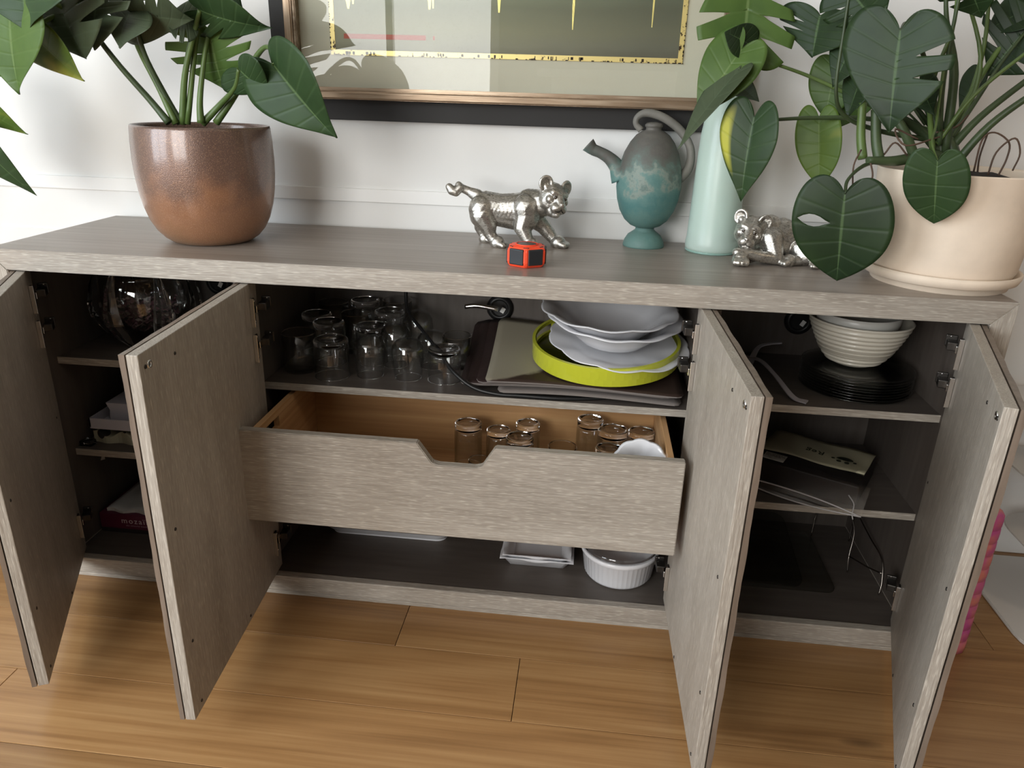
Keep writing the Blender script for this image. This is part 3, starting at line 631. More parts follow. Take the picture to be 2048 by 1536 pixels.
bodyc=[
 [L0(.962,.30,.850,.029),L0(.995,.30,.846,.0285),L0(1.03,.30,.846,.031),L0(1.052,.298,.848,.033)],
 [L0(.985,.30,.838,.026),L0(1.03,.30,.828,.024)],
 [L0(.955,.287,.846,.026),L0(.958,.287,.832,.0265)],
 [L0(1.052,.285,.852,.028),L0(1.055,.283,.830,.024)],
 [L0(1.055,.300,.862,.026),L0(1.08,.296,.862,.026),L0(1.10,.29,.866,.026)],       # neck
 [L0(.957,.282,.833,.024),L0(.970,.279,.812,.0175),L0(.974,.277,.797,.0125),L0(.985,.274,.779,.0105)],    # near hind leg
 [L0(.955,.312,.835,.022),L0(.949,.318,.815,.0145),L0(.944,.322,.800,.0105),L0(.956,.325,.779,.0095)],    # far hind leg
 [L0(1.053,.279,.835,.022),L0(1.046,.273,.812,.0165),L0(1.055,.268,.795,.0125),L0(1.064,.264,.778,.0105)], # near fore leg
 [L0(1.065,.308,.832,.021),L0(1.088,.312,.812,.0155),L0(1.104,.310,.794,.0125),L0(1.117,.306,.779,.0105)],# far fore leg
 [L0(.942,.30,.872,.013),L0(.925,.30,.880,.0095),L0(.908,.298,.887,.0085),L0(.902,.296,.893,.008)],        # tail
 [L0(.905,.292,.888,.0085),L0(.897,.290,.879,.0095),L0(.888,.290,.882,.010),L0(.882,.291,.889,.008)],
]
for p in (paw(.992,.273,H_,-.25),paw(.958,.323,H_,-.15,.9),paw(1.070,.261,H_,-.4),paw(1.124,.303,H_,-.3,1.05)):
    bodyc+= [[L0(*q) for q in ch] for ch in p]
MH=Matrix.Translation((1.108-1.05,.283-.30,.8735-H_))@Matrix.Rotation(.62,4,'Z')@Matrix.Rotation(.24,4,'Y')@Matrix.Rotation(.02,4,'X')
hs=.0330
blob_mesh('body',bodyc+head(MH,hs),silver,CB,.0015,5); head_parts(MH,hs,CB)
LC=thing('lioness_statue','silver lion cub figurine lying with its chin on crossed paws beside the frosted bottle','statue',(1.56,.245,H_))
def L1(*a): x,y,z,r=a; return (x-1.56,y-.245,z-H_+.002,r)
lc=[
 [L1(1.560,.262,.822,.030),L1(1.592,.268,.824,.033),L1(1.628,.275,.812,.033),L1(1.655,.280,.800,.032)],
 [L1(1.570,.262,.803,.033),L1(1.61,.27,.797,.030),L1(1.655,.28,.793,.026)],
 [L1(1.545,.255,.835,.024),L1(1.565,.262,.838,.025)],
 [L1(1.565,.240,.815,.026),L1(1.572,.230,.795,.020),L1(1.578,.222,.780,.0135)],           # near shoulder to elbow
 [L1(1.578,.221,.779,.0125),L1(1.545,.215,.783,.0125),L1(1.515,.212,.789,.0115),L1(1.496,.211,.790,.0105)],  # near forearm laid across
 [L1(1.550,.240,.785,.014),L1(1.52,.222,.776,.0105),L1(1.505,.214,.774,.0095)],          # under forearm
 [L1(1.63,.25,.795,.026),L1(1.640,.238,.785,.021)],
 [L1(1.640,.238,.779,.014),L1(1.615,.226,.775,.010),L1(1.605,.222,.774,.009)],            # hind foot
 [L1(1.665,.235,.776,.010),L1(1.690,.240,.776,.009)],
]
for p in (paw(1.503,.206,H_,-PI/2-.1,1.15),paw(1.603,.220,H_,-PI+.5,1.0),paw(1.652,.212,H_,-PI/2,.8)): lc+=[[L1(*q) for q in ch] for ch in p]
MH2=Matrix.Translation((1.521-1.56,.245-.245,.829-H_))@Matrix.Rotation(-.22,4,'Z')@Matrix.Rotation(.17,4,'Y')@Matrix.Rotation(.04,4,'X')
hs2=.0312
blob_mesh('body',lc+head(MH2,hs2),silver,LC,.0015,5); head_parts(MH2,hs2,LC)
# ---------------------------------------------------------------- plants
def leafmat(name, c1, c2, midc, yellow=None, rough=.46, spot=None):
    m,nt,b=nmat(name); N=nt.nodes; L=nt.links
    uv=N.new('ShaderNodeUVMap'); sp=N.new('ShaderNodeSeparateXYZ'); L.new(uv.outputs[0],sp.inputs[0])
    av=N.new('ShaderNodeMath'); av.operation='ABSOLUTE'; L.new(sp.outputs['Y'],av.inputs[0])
    tc=N.new('ShaderNodeTexCoord'); n=N.new('ShaderNodeTexNoise'); n.inputs['Scale'].default_value=14; n.inputs['Detail'].default_value=4; L.new(tc.outputs['Object'],n.inputs['Vector'])
    cr=N.new('ShaderNodeValToRGB'); e=cr.color_ramp.elements; e[0].position=.3; e[0].color=(*c1,1); e[1].position=.7; e[1].color=(*c2,1); L.new(n.outputs['Fac'],cr.inputs['Fac'])
    out=cr.outputs['Color']
    if yellow:
        n2=N.new('ShaderNodeTexNoise'); n2.inputs['Scale'].default_value=yellow[1]; n2.inputs['Detail'].default_value=3; L.new(tc.outputs['Object'],n2.inputs['Vector'])
        c2_=N.new('ShaderNodeValToRGB'); e=c2_.color_ramp.elements; e[0].position=yellow[2]; e[0].color=(0,0,0,1); e[1].position=yellow[3]; e[1].color=(1,1,1,1); L.new(n2.outputs['Fac'],c2_.inputs['Fac'])
        mx=N.new('ShaderNodeMix'); mx.data_type='RGBA'; L.new(c2_.outputs['Color'],mx.inputs[0]); L.new(out,mx.inputs[6]); mx.inputs[7].default_value=(*yellow[0],1); out=mx.outputs[2]
    if spot:   # yellow patch near one edge: uv box distance
        vm=N.new('ShaderNodeVectorMath'); vm.operation='DISTANCE'; vm.inputs[1].default_value=(spot[0],spot[1],0); L.new(uv.outputs[0],vm.inputs[0])
        c3=N.new('ShaderNodeValToRGB'); e=c3.color_ramp.elements; e[0].position=.10; e[0].color=(1,1,1,1); e[1].position=.24; e[1].color=(0,0,0,1)
        L.new(vm.outputs['Value'],c3.inputs['Fac'])
        mx=N.new('ShaderNodeMix'); mx.data_type='RGBA'; L.new(c3.outputs['Color'],mx.inputs[0]); L.new(out,mx.inputs[6]); mx.inputs[7].default_value=(.50,.50,.05,1); out=mx.outputs[2]
    # pale midrib
    mr=N.new('ShaderNodeMapRange'); mr.inputs['From Min'].default_value=.015; mr.inputs['From Max'].default_value=.04; mr.inputs['To Min'].default_value=.8; mr.inputs['To Max'].default_value=0; L.new(av.outputs[0],mr.inputs['Value'])
    mx=N.new('ShaderNodeMix'); mx.data_type='RGBA'; L.new(mr.outputs['Result'],mx.inputs[0]); L.new(out,mx.inputs[6]); mx.inputs[7].default_value=(*midc,1); out=mx.outputs[2]
    # side veins
    mu=N.new('ShaderNodeMath'); mu.operation='MULTIPLY'; mu.inputs[1].default_value=27; L.new(sp.outputs['X'],mu.inputs[0])
    si=N.new('ShaderNodeMath'); si.operation='SINE'; L.new(mu.outputs[0],si.inputs[0])
    pw=N.new('ShaderNodeMath'); pw.operation='POWER'; ab=N.new('ShaderNodeMath'); ab.operation='ABSOLUTE'; L.new(si.outputs[0],ab.inputs[0]); L.new(ab.outputs[0],pw.inputs[0]); pw.inputs[1].default_value=30
    v2=N.new('ShaderNodeMath'); v2.operation='MULTIPLY'; v2.inputs[1].default_value=.13; L.new(pw.outputs[0],v2.inputs[0])
    mx=N.new('ShaderNodeMix'); mx.data_type='RGBA'; L.new(v2.outputs[0],mx.inputs[0]); L.new(out,mx.inputs[6]); mx.inputs[7].default_value=(*midc,1); out=mx.outputs[2]
    L.new(out,b.inputs['Base Color']); b.inputs['Roughness'].default_value=rough; b.inputs['Specular IOR Level'].default_value=.32
    bp=N.new('ShaderNodeBump'); bp.inputs['Strength'].default_value=.35; bp.inputs['Distance'].default_value=.0012; bp.invert=True; L.new(pw.outputs[0],bp.inputs['Height']); L.new(bp.outputs['Normal'],b.inputs['Normal'])
    tr=N.new('ShaderNodeBsdfTranslucent'); L.new(out,tr.inputs['Color']); ms=N.new('ShaderNodeMixShader'); ms.inputs[0].default_value=.22
    L.new(b.outputs[0],ms.inputs[1]); L.new(tr.outputs[0],ms.inputs[2]); L.new(ms.outputs[0],N['Material Output'].inputs[0])
    return m
LM=[leafmat('leaf_deep_green',(.014,.032,.011),(.026,.052,.017),(.09,.15,.06)),
    leafmat('leaf_green',(.024,.052,.018),(.038,.078,.026),(.11,.18,.07)),
    leafmat('leaf_yellowing',(.07,.13,.022),(.12,.20,.03),(.16,.24,.06),yellow=((.34,.34,.05),9,.50,.66)),
    leafmat('leaf_light_green',(.065,.125,.026),(.10,.175,.038),(.16,.24,.08),rough=.45),
    leafmat('leaf_grey_underside',(.058,.080,.044),(.082,.110,.06),(.10,.14,.08),rough=.5)]
leaf_spot=leafmat('leaf_green_yellow_patch',(.020,.045,.016),(.036,.075,.024),(.10,.16,.07),spot=(.55,.80*1))
stem_m=pmat('plant_stem_green',(0.085,0.135,0.035),.42,var=.35,bscale=120)
stem_d=pmat('plant_stem_dark',(0.045,0.070,0.028),.45,var=.3,bscale=120)
root_m=pmat('aerial_root_brown',(0.085,0.050,0.032),.7,var=.3,bscale=200)
HEART=[(.0,.0),(-.10,.09),(-.19,.26),(-.22,.48),(-.17,.72),(-.05,.90),(.10,.99),(.24,1.0),(.40,.90),(.56,.72),(.70,.50),(.83,.27),(.93,.11),(1.0,.0)]
ROUND=[(.0,.0),(-.09,.09),(-.17,.26),(-.19,.50),(-.12,.74),(.02,.91),(.20,1.0),(.38,1.0),(.54,.92),(.68,.76),(.80,.54),(.90,.30),(.96,.13),(1.0,.0)]
def leaf_mesh(B,T,S,kind,curl,lobe,fold,seed):
    B,T,S=Vector(B),Vector(T),Vector(S); Lv=T-B; Nn=Lv.cross(S).normalized()
    if Nn.y>0: Nn=-Nn
    out=ROUND if 'round' in kind or 'hole' in kind or 'yellow' in kind else HEART
    P=[(u*(lobe if u<0 else 1),v) for u,v in out]
    Cc=catmull([(u,v,0) for u,v in P],4); n=len(Cc)-1
    def edge(s):
        x=s*n; i=min(int(x),n-1); t=x-i; return Cc[i].x*(1-t)+Cc[i+1].x*t, Cc[i].y*(1-t)+Cc[i+1].y*t
    rnd=random.Random(seed); cuts={1:[],-1:[]}
    if kind=='split':
        for sg in (1,-1): cuts[sg]=[(c+rnd.uniform(-.01,.01),rnd.uniform(.30,.42),2.0,.038) for c in (.38,.53,.67)]
    elif kind=='split_few':
        cuts[1 if seed%2 else -1]=[(.46,.38,2.0,.035),(.60,.42,2.0,.028)]
    elif kind=='heart_hole': cuts[1]=[(.50,.30,.84,.036)]
    NT=9; bm=bm_new(); uvl=bm.loops.layers.uv.new('UVMap')
    Wd=S.length; Ll=Lv.length
    def point(s,t,sg):
        eu,ev=edge(s); mu=max(0,(s-.22)/.78)**1.05
        u=mu*(1-t)+eu*t; v=ev*t
        wv=.05*math.sin(9*s+seed)*t*t
        z=fold*Wd*v*(1-.35*v)*1.0 - curl*Ll*(max(0,u)**2) + wv*Wd*.9
        return B+Lv*u+S*(v*sg)+Nn*z*1.0
    def build(sg):
        cols=[]  # list of (s(t) function, gap-after flag or (t0,t1))
        base=[i/46 for i in range(47)]; evs=[(s,None) for s in base]
        for (c,t0,t1,wm) in cuts[sg]:
            evs=[e for e in evs if abs(e[0]-c)>2e-3]; evs.append((c-1e-4,('L',t0,t1,wm,c))); evs.append((c+1e-4,('R',t0,t1,wm,c)))
        evs.sort(key=lambda e:e[0]); grid=[]
        for s,info in evs:
            col=[]
            for j in range(NT+1):
                t=j/NT; ss=s
                if info:
                    _,t0,t1,wm,c=info
                    if t1>1: w_=wm*max(0,(t-t0)/(1-t0))**.6
                    else: w_=wm*max(0,math.sin(PI*min(1,max(0,(t-t0)/(t1-t0)))))**.6
                    ss=c+(-w_ if info[0]=='L' else w_)
                else:
                    for (c,t0,t1,wm) in cuts[sg]:
                        if abs(s-c)<wm*1.4:
                            if t1>1: w_=wm*max(0,(t-t0)/(1-t0))**.6
                            else: w_=wm*max(0,math.sin(PI*min(1,max(0,(t-t0)/(t1-t0)))))**.6
                            ss=c+math.copysign(w_+abs(s-c)*(1-w_/(wm*1.4)),s-c)
                col.append((bm.verts.new(point(min(1,max(0,ss)),t,sg)),ss,t))
            grid.append((col,info))
        for (A,ia),(Bc,ib) in zip(grid[:-1],grid[1:]):
            iscut = ia and ib and ia[0]=='L' and ib[0]=='R'
            for j in range(NT):
                if iscut: continue
                q=(A[j],Bc[j],Bc[j+1],A[j+1])
                f=bm.faces.new([x[0] for x in (q if sg>0 else q[::-1])]); f.smooth=True
                for lp,x in zip(f.loops,(q if sg>0 else q[::-1])): lp[uvl].uv=(x[1],x[2]*sg)
    build(1); build(-1)
    bmesh.ops.remove_doubles(bm,verts=bm.verts,dist=2e-5)
    return bm
def add_leaf(plant, org, kind, B,T,S,tone,pet,curl,lobe,fold,seed):
    o_=Vector(org)
    bm=leaf_mesh(Vector(B)-o_,Vector(T)-o_,S,kind,curl,lobe,fold,seed)
    mat=leaf_spot if 'spot' in kind else LM[tone]
    lf=obj('leaf',bm,mat,plant)
    sd=lf.modifiers.new('thickness','SOLIDIFY'); sd.thickness=.0007; sd.offset=0
    if pet:
        ps=[Vector(p)-o_ for p in pet]; r0=(.0016 if (Vector(S).length<.05) else .0027)*(1.5 if abs(org[0]-.38)<.01 else 1)
        rr=[r0,r0*1.15,r0*1.5,r0*1.9][:max(2,len(ps))]
        tube('petiole',ps,rr,stem_m if tone in (1,2,3) else stem_d,plant,8,6)
    return lf
LEAVES = [
 ('W','split_few',[1.6529,-0.02,1.191],[1.655,-0.04,1.0427],[-0.0688,0.05,0.0102],0,[[1.6529,-0.02,1.191],[1.6789,0.03,1.2039],[1.7432,0.1,1.1566],[1.8051,0.13,1.0439]],0.1,1.0,0.15),
 ('W','heart_round',[1.7548,-0.01,0.9994],[1.7755,0.0,0.8917],[-0.0458,0.02,-0.0005],1,[[1.7548,-0.01,0.9994],[1.7519,0.02,1.0268],[1.7682,0.06,1.0536],[1.776,0.09,1.1017],[1.7797,0.11,1.1579]],0.15,1.0,0.15),
 ('W','heart_hole',[1.6306,0.03,0.9363],[1.6429,0.03,0.7779],[-0.0775,0.03,0.0004],0,[[1.6306,0.03,0.9363],[1.6381,0.05,0.96],[1.6785,0.09,0.9836],[1.7432,0.12,0.9924],[1.7958,0.15,1.0036]],0.12,1.0,0.15),
 ('W','heart_yellow',[1.6108,0.2,1.0562],[1.6219,0.17,0.9343],[-0.0376,0.02,-0.0021],2,[[1.6108,0.2,1.0562],[1.6858,0.2,1.0568],[1.7587,0.2,1.0556],[1.813,0.17,1.0408]],0.1,1.0,0.15),
 ('W','heart_round',[1.6392,0.25,1.1513],[1.6308,0.24,1.0558],[-0.0383,0.02,0.0083],3,[[1.6392,0.25,1.1513],[1.6609,0.24,1.1074],[1.7016,0.22,1.055]],0.1,0.8,0.15),
 ('W','split_few',[1.5828,0.2,1.2302],[1.5751,0.19,1.1612],[-0.0549,0.06,0.0175],0,[[1.5828,0.2,1.2302],[1.622,0.2,1.208],[1.7002,0.19,1.1508],[1.802,0.17,1.0509]],0.1,1.0,0.15),
 ('W','split',[1.4576,0.22,1.1761],[1.4563,0.24,1.3482],[0.0908,0.0,-0.0069],3,[[1.4576,0.22,1.1761],[1.5002,0.22,1.1555],[1.5794,0.22,1.1314],[1.6629,0.21,1.0985],[1.7583,0.2,1.0574],[1.8165,0.17,1.0251]],0.05,1.0,0.15),
 ('W','heart',[1.4487,0.18,1.1712],[1.3708,0.16,1.0567],[-0.0407,0.03,0.0288],3,[[1.4487,0.18,1.1712],[1.4679,0.2,1.1625],[1.5002,0.22,1.1555]],0.2,1.0,0.15),
 ('W','heart_round',[1.4655,0.2,1.1794],[1.4173,0.17,1.1998],[0.0169,0.02,0.0273],0,None,0.1,0.6,0.15),
 ('W','heart',[1.4448,0.16,1.1349],[1.3355,0.13,1.0052],[-0.0122,0.04,0.0129],4,[[1.4448,0.16,1.1349],[1.4571,0.19,1.1618],[1.4808,0.21,1.1615]],0.1,0.6,0.15),
 ('W','heart',[1.4452,0.2,1.1274],[1.4877,0.2,1.0739],[-0.0124,0.04,-0.0125],4,[[1.4452,0.2,1.1274],[1.4514,0.2,1.1492],[1.4696,0.21,1.163]],0.2,0.8,0.15),
 ('W','heart_spot',[1.4757,0.12,1.054],[1.4597,0.1,0.909],[-0.046,0.03,0.0068],0,[[1.4757,0.12,1.054],[1.5041,0.14,1.0509],[1.5867,0.17,1.0563],[1.6974,0.18,1.0578],[1.8082,0.18,1.0403]],0.18,1.0,0.35),
 ('W','heart',[1.6407,0.16,1.1933],[1.6092,0.15,1.1121],[-0.0256,0.03,0.016],0,[[1.6407,0.16,1.1933],[1.6921,0.17,1.1582],[1.7893,0.16,1.0509]],0.1,1.0,0.15),
 ('W','heart',[1.6573,0.14,1.1316],[1.6374,0.13,1.0598],[-0.0171,0.03,0.0092],0,[[1.6573,0.14,1.1316],[1.7282,0.16,1.0919],[1.8058,0.17,1.0336]],0.1,1.0,0.15),
 ('W','heart',[1.6994,0.24,1.0996],[1.6396,0.25,1.0317],[-0.0139,0.03,0.0196],3,[[1.6994,0.24,1.0996],[1.7583,0.2,1.0574],[1.8058,0.17,1.0336]],0.1,1.0,0.15),
 ('W','split',[1.9465,0.2,1.2212],[1.901,0.22,1.1399],[-0.0486,0.04,0.0488],0,[[1.9465,0.2,1.2212],[1.9074,0.19,1.156],[1.8699,0.18,1.0788],[1.8319,0.16,1.0174]],0.1,1.0,0.15),
 ('W','heart',[1.9425,0.22,1.2486],[1.8879,0.24,1.2165],[-0.0061,0.03,0.0287],0,None,0.1,1.0,0.15),
 ('W','split_few',[1.5999,0.1,1.261],[1.6475,0.06,1.1982],[-0.0314,0.04,-0.0319],0,[[1.5999,0.1,1.261],[1.6013,0.1,1.2002],[1.6051,0.1,1.1049],[1.634,0.12,1.0624],[1.7092,0.15,1.0382],[1.8037,0.16,1.0252]],0.1,1.0,0.15),
 ('W','split',[1.7763,0.1,1.2931],[1.8259,0.12,1.2217],[-0.0385,0.04,-0.0128],0,[[1.7763,0.1,1.2931],[1.7812,0.11,1.2047],[1.7903,0.12,1.1103],[1.8132,0.14,1.0179]],0.1,1.0,0.15),
 ('W','heart',[1.7418,0.1,1.1249],[1.7569,0.06,1.0677],[-0.0074,0.05,-0.0089],0,[[1.7418,0.1,1.1249],[1.7834,0.12,1.0771],[1.8234,0.15,1.0177]],0.1,0.6,0.15),
 ('W','heart',[1.9036,0.26,1.1409],[1.881,0.26,1.0823],[-0.0119,0.02,0.0107],0,[[1.9036,0.26,1.1409],[1.8785,0.22,1.0784],[1.836,0.17,1.017]],0.1,1.0,0.15),
 ('C','heart',[0.5781,0.12,1.1202],[0.6896,0.09,0.9903],[-0.0721,0.04,-0.039],1,[[0.5781,0.12,1.1202],[0.5584,0.15,1.1516],[0.5255,0.17,1.1386],[0.4575,0.2,1.0637],[0.4106,0.2,1.0084]],0.1,1.0,0.3),
 ('C','heart',[0.4989,0.14,1.1118],[0.5499,0.13,1.0646],[-0.0532,0.04,-0.0283],1,[[0.4989,0.14,1.1118],[0.4778,0.16,1.0781],[0.4283,0.19,1.0439],[0.3864,0.19,1.007]],0.2,1.0,0.15),
 ('C','split',[0.4166,0.2,1.181],[0.4171,0.22,1.0741],[-0.0992,0.02,-0.0162],3,[[0.4166,0.2,1.181],[0.4047,0.19,1.1275],[0.3919,0.18,1.0524],[0.3885,0.18,1.0083]],0.1,1.0,0.15),
 ('C','split_few',[0.3973,0.18,1.1916],[0.3621,0.14,1.2032],[-0.0076,0.05,0.0423],4,[[0.3973,0.18,1.1916],[0.371,0.18,1.1171],[0.3397,0.19,1.0045]],0.2,1.0,0.15),
 ('C','split_few',[0.4229,0.16,1.2147],[0.5551,0.12,1.1671],[-0.0469,0.05,-0.0336],1,[[0.4229,0.16,1.2147],[0.4032,0.17,1.1803],[0.3664,0.18,1.0985],[0.3429,0.19,1.0046]],0.25,1.0,0.15),
 ('C','split_few',[0.2973,0.14,1.2062],[0.413,0.1,1.1838],[-0.0458,0.04,-0.049],4,[[0.2973,0.14,1.2062],[0.2991,0.16,1.1327],[0.3186,0.18,1.0597],[0.3397,0.19,1.0045]],0.25,1.0,0.15),
 ('C','split_few',[0.2947,0.14,1.2087],[0.2739,0.1,1.1519],[-0.0695,0.04,0.026],4,None,0.2,1.0,0.15),
 ('C','split_few',[0.2524,0.12,1.2498],[0.2179,0.1,1.142],[-0.0919,0.03,0.0153],4,[[0.2524,0.12,1.2498],[0.2195,0.13,1.1822],[0.2411,0.15,1.1218],[0.2909,0.17,1.0495],[0.3252,0.17,1.0066]],0.15,1.0,0.15),
 ('C','split',[0.1607,0.12,1.24],[0.2032,0.08,1.125],[-0.1487,0.06,-0.0224],4,[[0.1607,0.12,1.24],[0.2195,0.13,1.1822]],0.2,1.0,0.15),
 ('C','heart',[0.1096,0.1,1.1673],[0.1991,0.08,1.0776],[-0.056,0.03,-0.0226],2,[[0.1096,0.1,1.1673],[0.1622,0.12,1.1975],[0.2195,0.13,1.1822]],0.15,0.7,0.15),
 ('C','heart',[0.1074,0.06,1.1994],[0.0805,0.05,1.0563],[-0.0953,0.03,0.0],3,[[0.1074,0.06,1.1994],[0.1512,0.1,1.2208],[0.2195,0.13,1.1822]],0.15,1.0,0.15),
 ('C','heart',[0.1659,0.04,1.2624],[0.1423,0.03,1.1646],[-0.1275,0.04,0.0089],1,[[0.1659,0.04,1.2624],[0.1846,0.1,1.2381],[0.2195,0.13,1.1822]],0.15,1.0,0.15),
 ('C','split',[0.2524,0.2,1.2508],[0.2569,0.22,1.3401],[0.0659,0.03,0.0037],3,[[0.2524,0.2,1.2508],[0.2647,0.19,1.1608],[0.3093,0.18,1.0689],[0.3344,0.18,1.0046]],0.1,1.0,0.15),
 ('C','heart',[0.4286,0.2,1.2623],[0.4837,0.2,1.2109],[-0.0598,0.04,-0.0288],1,[[0.4286,0.2,1.2623],[0.398,0.19,1.1817],[0.3538,0.19,1.0049]],0.1,1.0,0.15),
 ('F','heart',[-0.1573,0.2,0.9961],[-0.0542,0.18,0.8352],[-0.0541,0.02,-0.0231],1,[[-0.1573,0.2,0.9961],[-0.2799,0.2,0.8665],[-0.3985,0.2,0.7507]],0.25,1.0,0.15),
 ('F','heart',[-0.1522,0.2,1.0609],[-0.0356,0.18,0.9636],[-0.0459,0.02,-0.024],2,[[-0.1522,0.2,1.0609],[-0.2742,0.2,0.9304],[-0.4048,0.2,0.7504]],0.25,1.0,0.15),
 ('F','heart',[-0.1894,0.2,1.1133],[-0.0583,0.18,1.0778],[-0.0421,0.02,-0.0374],1,[[-0.1894,0.2,1.1133],[-0.2744,0.2,0.9719],[-0.4111,0.2,0.7501]],0.25,1.0,0.15),
]

plants={}
# white pot plant
WC=(1.868,.150,H_)
plants['W']=thing('potted_monstera','split-leaf plant trailing from a cream pot with saucer at the right end of the sideboard','plant',WC)
cream=pmat('matte_cream_pot',(0.78,0.66,0.53),.75,bump=.06,bscale=250,var=.05)
lathe('pot',[(0,.018),(.118,.018),(.1215,.022),(.1235,.028),(.127,.036),(.134,.10),(.1425,.206),(.1435,.2085),(.141,.2095),(.136,.205),(.128,.10),(.118,.036),(0,.036)],cream,plants['W'],64)
lathe('saucer',[(0,0),(.117,0),(.119,.0015),(.1225,.0105),(.1275,.0125),(.133,.0145),(.1375,.024),(.1375,.032),(.1355,.0325),(.1315,.031),(.128,.018),(0,.0165)],cream,plants['W'],64)
soil=pmat('dark_potting_soil',(0.022,0.016,0.012),.95,bump=1.0,bscale=160)
bm=bm_new(); R=alathe(bm,[(.131,.188),(.10,.196),(.06,.204),(.02,.206)],30); cap(bm,R[-1])
for v in bm.verts: v.co.z+=.006*mnoise.noise(v.co*40)
obj('soil',bm,soil,plants['W'])
CCo=(.380,.196,H_)
plants['C']=thing('potted_monstera','tall leafy plant in a rounded copper-brown glazed pot at the left of the sideboard','plant',CCo)
cop,nt,b=nmat('copper_glaze'); N=nt.nodes; L=nt.links
tc=N.new('ShaderNodeTexCoord'); sp=N.new('ShaderNodeSeparateXYZ'); L.new(tc.outputs['Object'],sp.inputs[0])
n=N.new('ShaderNodeTexNoise'); n.inputs['Scale'].default_value=14; n.inputs['Detail'].default_value=5; L.new(tc.outputs['Object'],n.inputs['Vector'])
ma=N.new('ShaderNodeMath'); ma.operation='MULTIPLY_ADD'; ma.inputs[1].default_value=.16; L.new(n.outputs['Fac'],ma.inputs[0]); L.new(sp.outputs['Z'],ma.inputs[2])
mr=N.new('ShaderNodeMapRange'); mr.inputs['From Min'].default_value=.06; mr.inputs['From Max'].default_value=.32; L.new(ma.outputs[0],mr.inputs['Value'])
cr=N.new('ShaderNodeValToRGB'); e=cr.color_ramp.elements; e[0].position=0; e[0].color=(.27,.15,.075,1); e[1].position=1; e[1].color=(.125,.078,.062,1)
for p,c in ((.25,(.34,.165,.085)),(.42,(.30,.15,.085)),(.6,(.165,.095,.07))): k=e.new(p); k.color=(*c,1)
L.new(mr.outputs['Result'],cr.inputs['Fac'])
n2=N.new('ShaderNodeTexNoise'); n2.inputs['Scale'].default_value=520; n2.inputs['Detail'].default_value=2; L.new(tc.outputs['Object'],n2.inputs['Vector'])
c2=N.new('ShaderNodeValToRGB'); e=c2.color_ramp.elements; e[0].position=.50; e[0].color=(0,0,0,1); e[1].position=.72; e[1].color=(.38,.38,.38,1); L.new(n2.outputs['Fac'],c2.inputs['Fac'])
mx=N.new('ShaderNodeMix'); mx.data_type='RGBA'; L.new(c2.outputs['Color'],mx.inputs[0]); L.new(cr.outputs['Color'],mx.inputs[6]); mx.inputs[7].default_value=(.55,.33,.20,1); L.new(mx.outputs[2],b.inputs['Base Color'])
b.inputs['Roughness'].default_value=.34; b.inputs['Metallic'].default_value=.3; b.inputs['Coat Weight'].default_value=.7; b.inputs['Coat Roughness'].default_value=.13
bp=N.new('ShaderNodeBump'); bp.inputs['Strength'].default_value=.35; bp.inputs['Distance'].default_value=.0015; L.new(n2.outputs['Fac'],bp.inputs['Height']); L.new(bp.outputs['Normal'],b.inputs['Normal'])
lathe('pot',[(0,0),(.070,0),(.082,.003),(.096,.012),(.110,.028),(.1215,.050),(.130,.078),(.1355,.108),(.1385,.140),(.1395,.170),(.1385,.205),(.1365,.232),(.1350,.2375),(.1315,.2375),(.1300,.232),(.131,.17),(.122,.06),(.09,.02),(0,.015)],cop,plants['C'],72)
bm=bm_new(); R=alathe(bm,[(.129,.216),(.08,.222),(.03,.224)],30); cap(bm,R[-1]); 
for v in bm.verts: v.co.z+=.005*mnoise.noise(v.co*40)
obj('soil',bm,soil,plants['C'])
FC=(-.43,.20,0)
plants['F']=thing('potted_monstera','plant mostly outside the picture whose leaf tips enter at the far left edge','plant',FC)
lathe('pot',[(0,0),(.10,0),(.12,.01),(.14,.30),(.135,.31),(.125,.30),(.11,.03),(0,.02)],pmat('grey_pot',(.25,.25,.24),.6),plants['F'],32)
lathe('soil',[(0,.28),(.128,.28)],soil,plants['F'],24,caps=False)
tube('stem',[(0,0,.27),(.01,0,.5),(.02,0,.74)],.012,stem_d,plants['F'])
for i,(pl,kind,B,T,S,tone,pet,curl,lobe,fold) in enumerate(LEAVES):
    add_leaf(plants[pl],{'W':WC,'C':CCo,'F':FC}[pl],kind,B,T,S,tone,pet,curl,lobe,fold,i)
def wst(name,pts,r,mat,n=8,k=6): tube(name,[(x-WC[0],y-WC[1],z-WC[2]) for x,y,z in pts],r,mat,plants['W'],n,k)
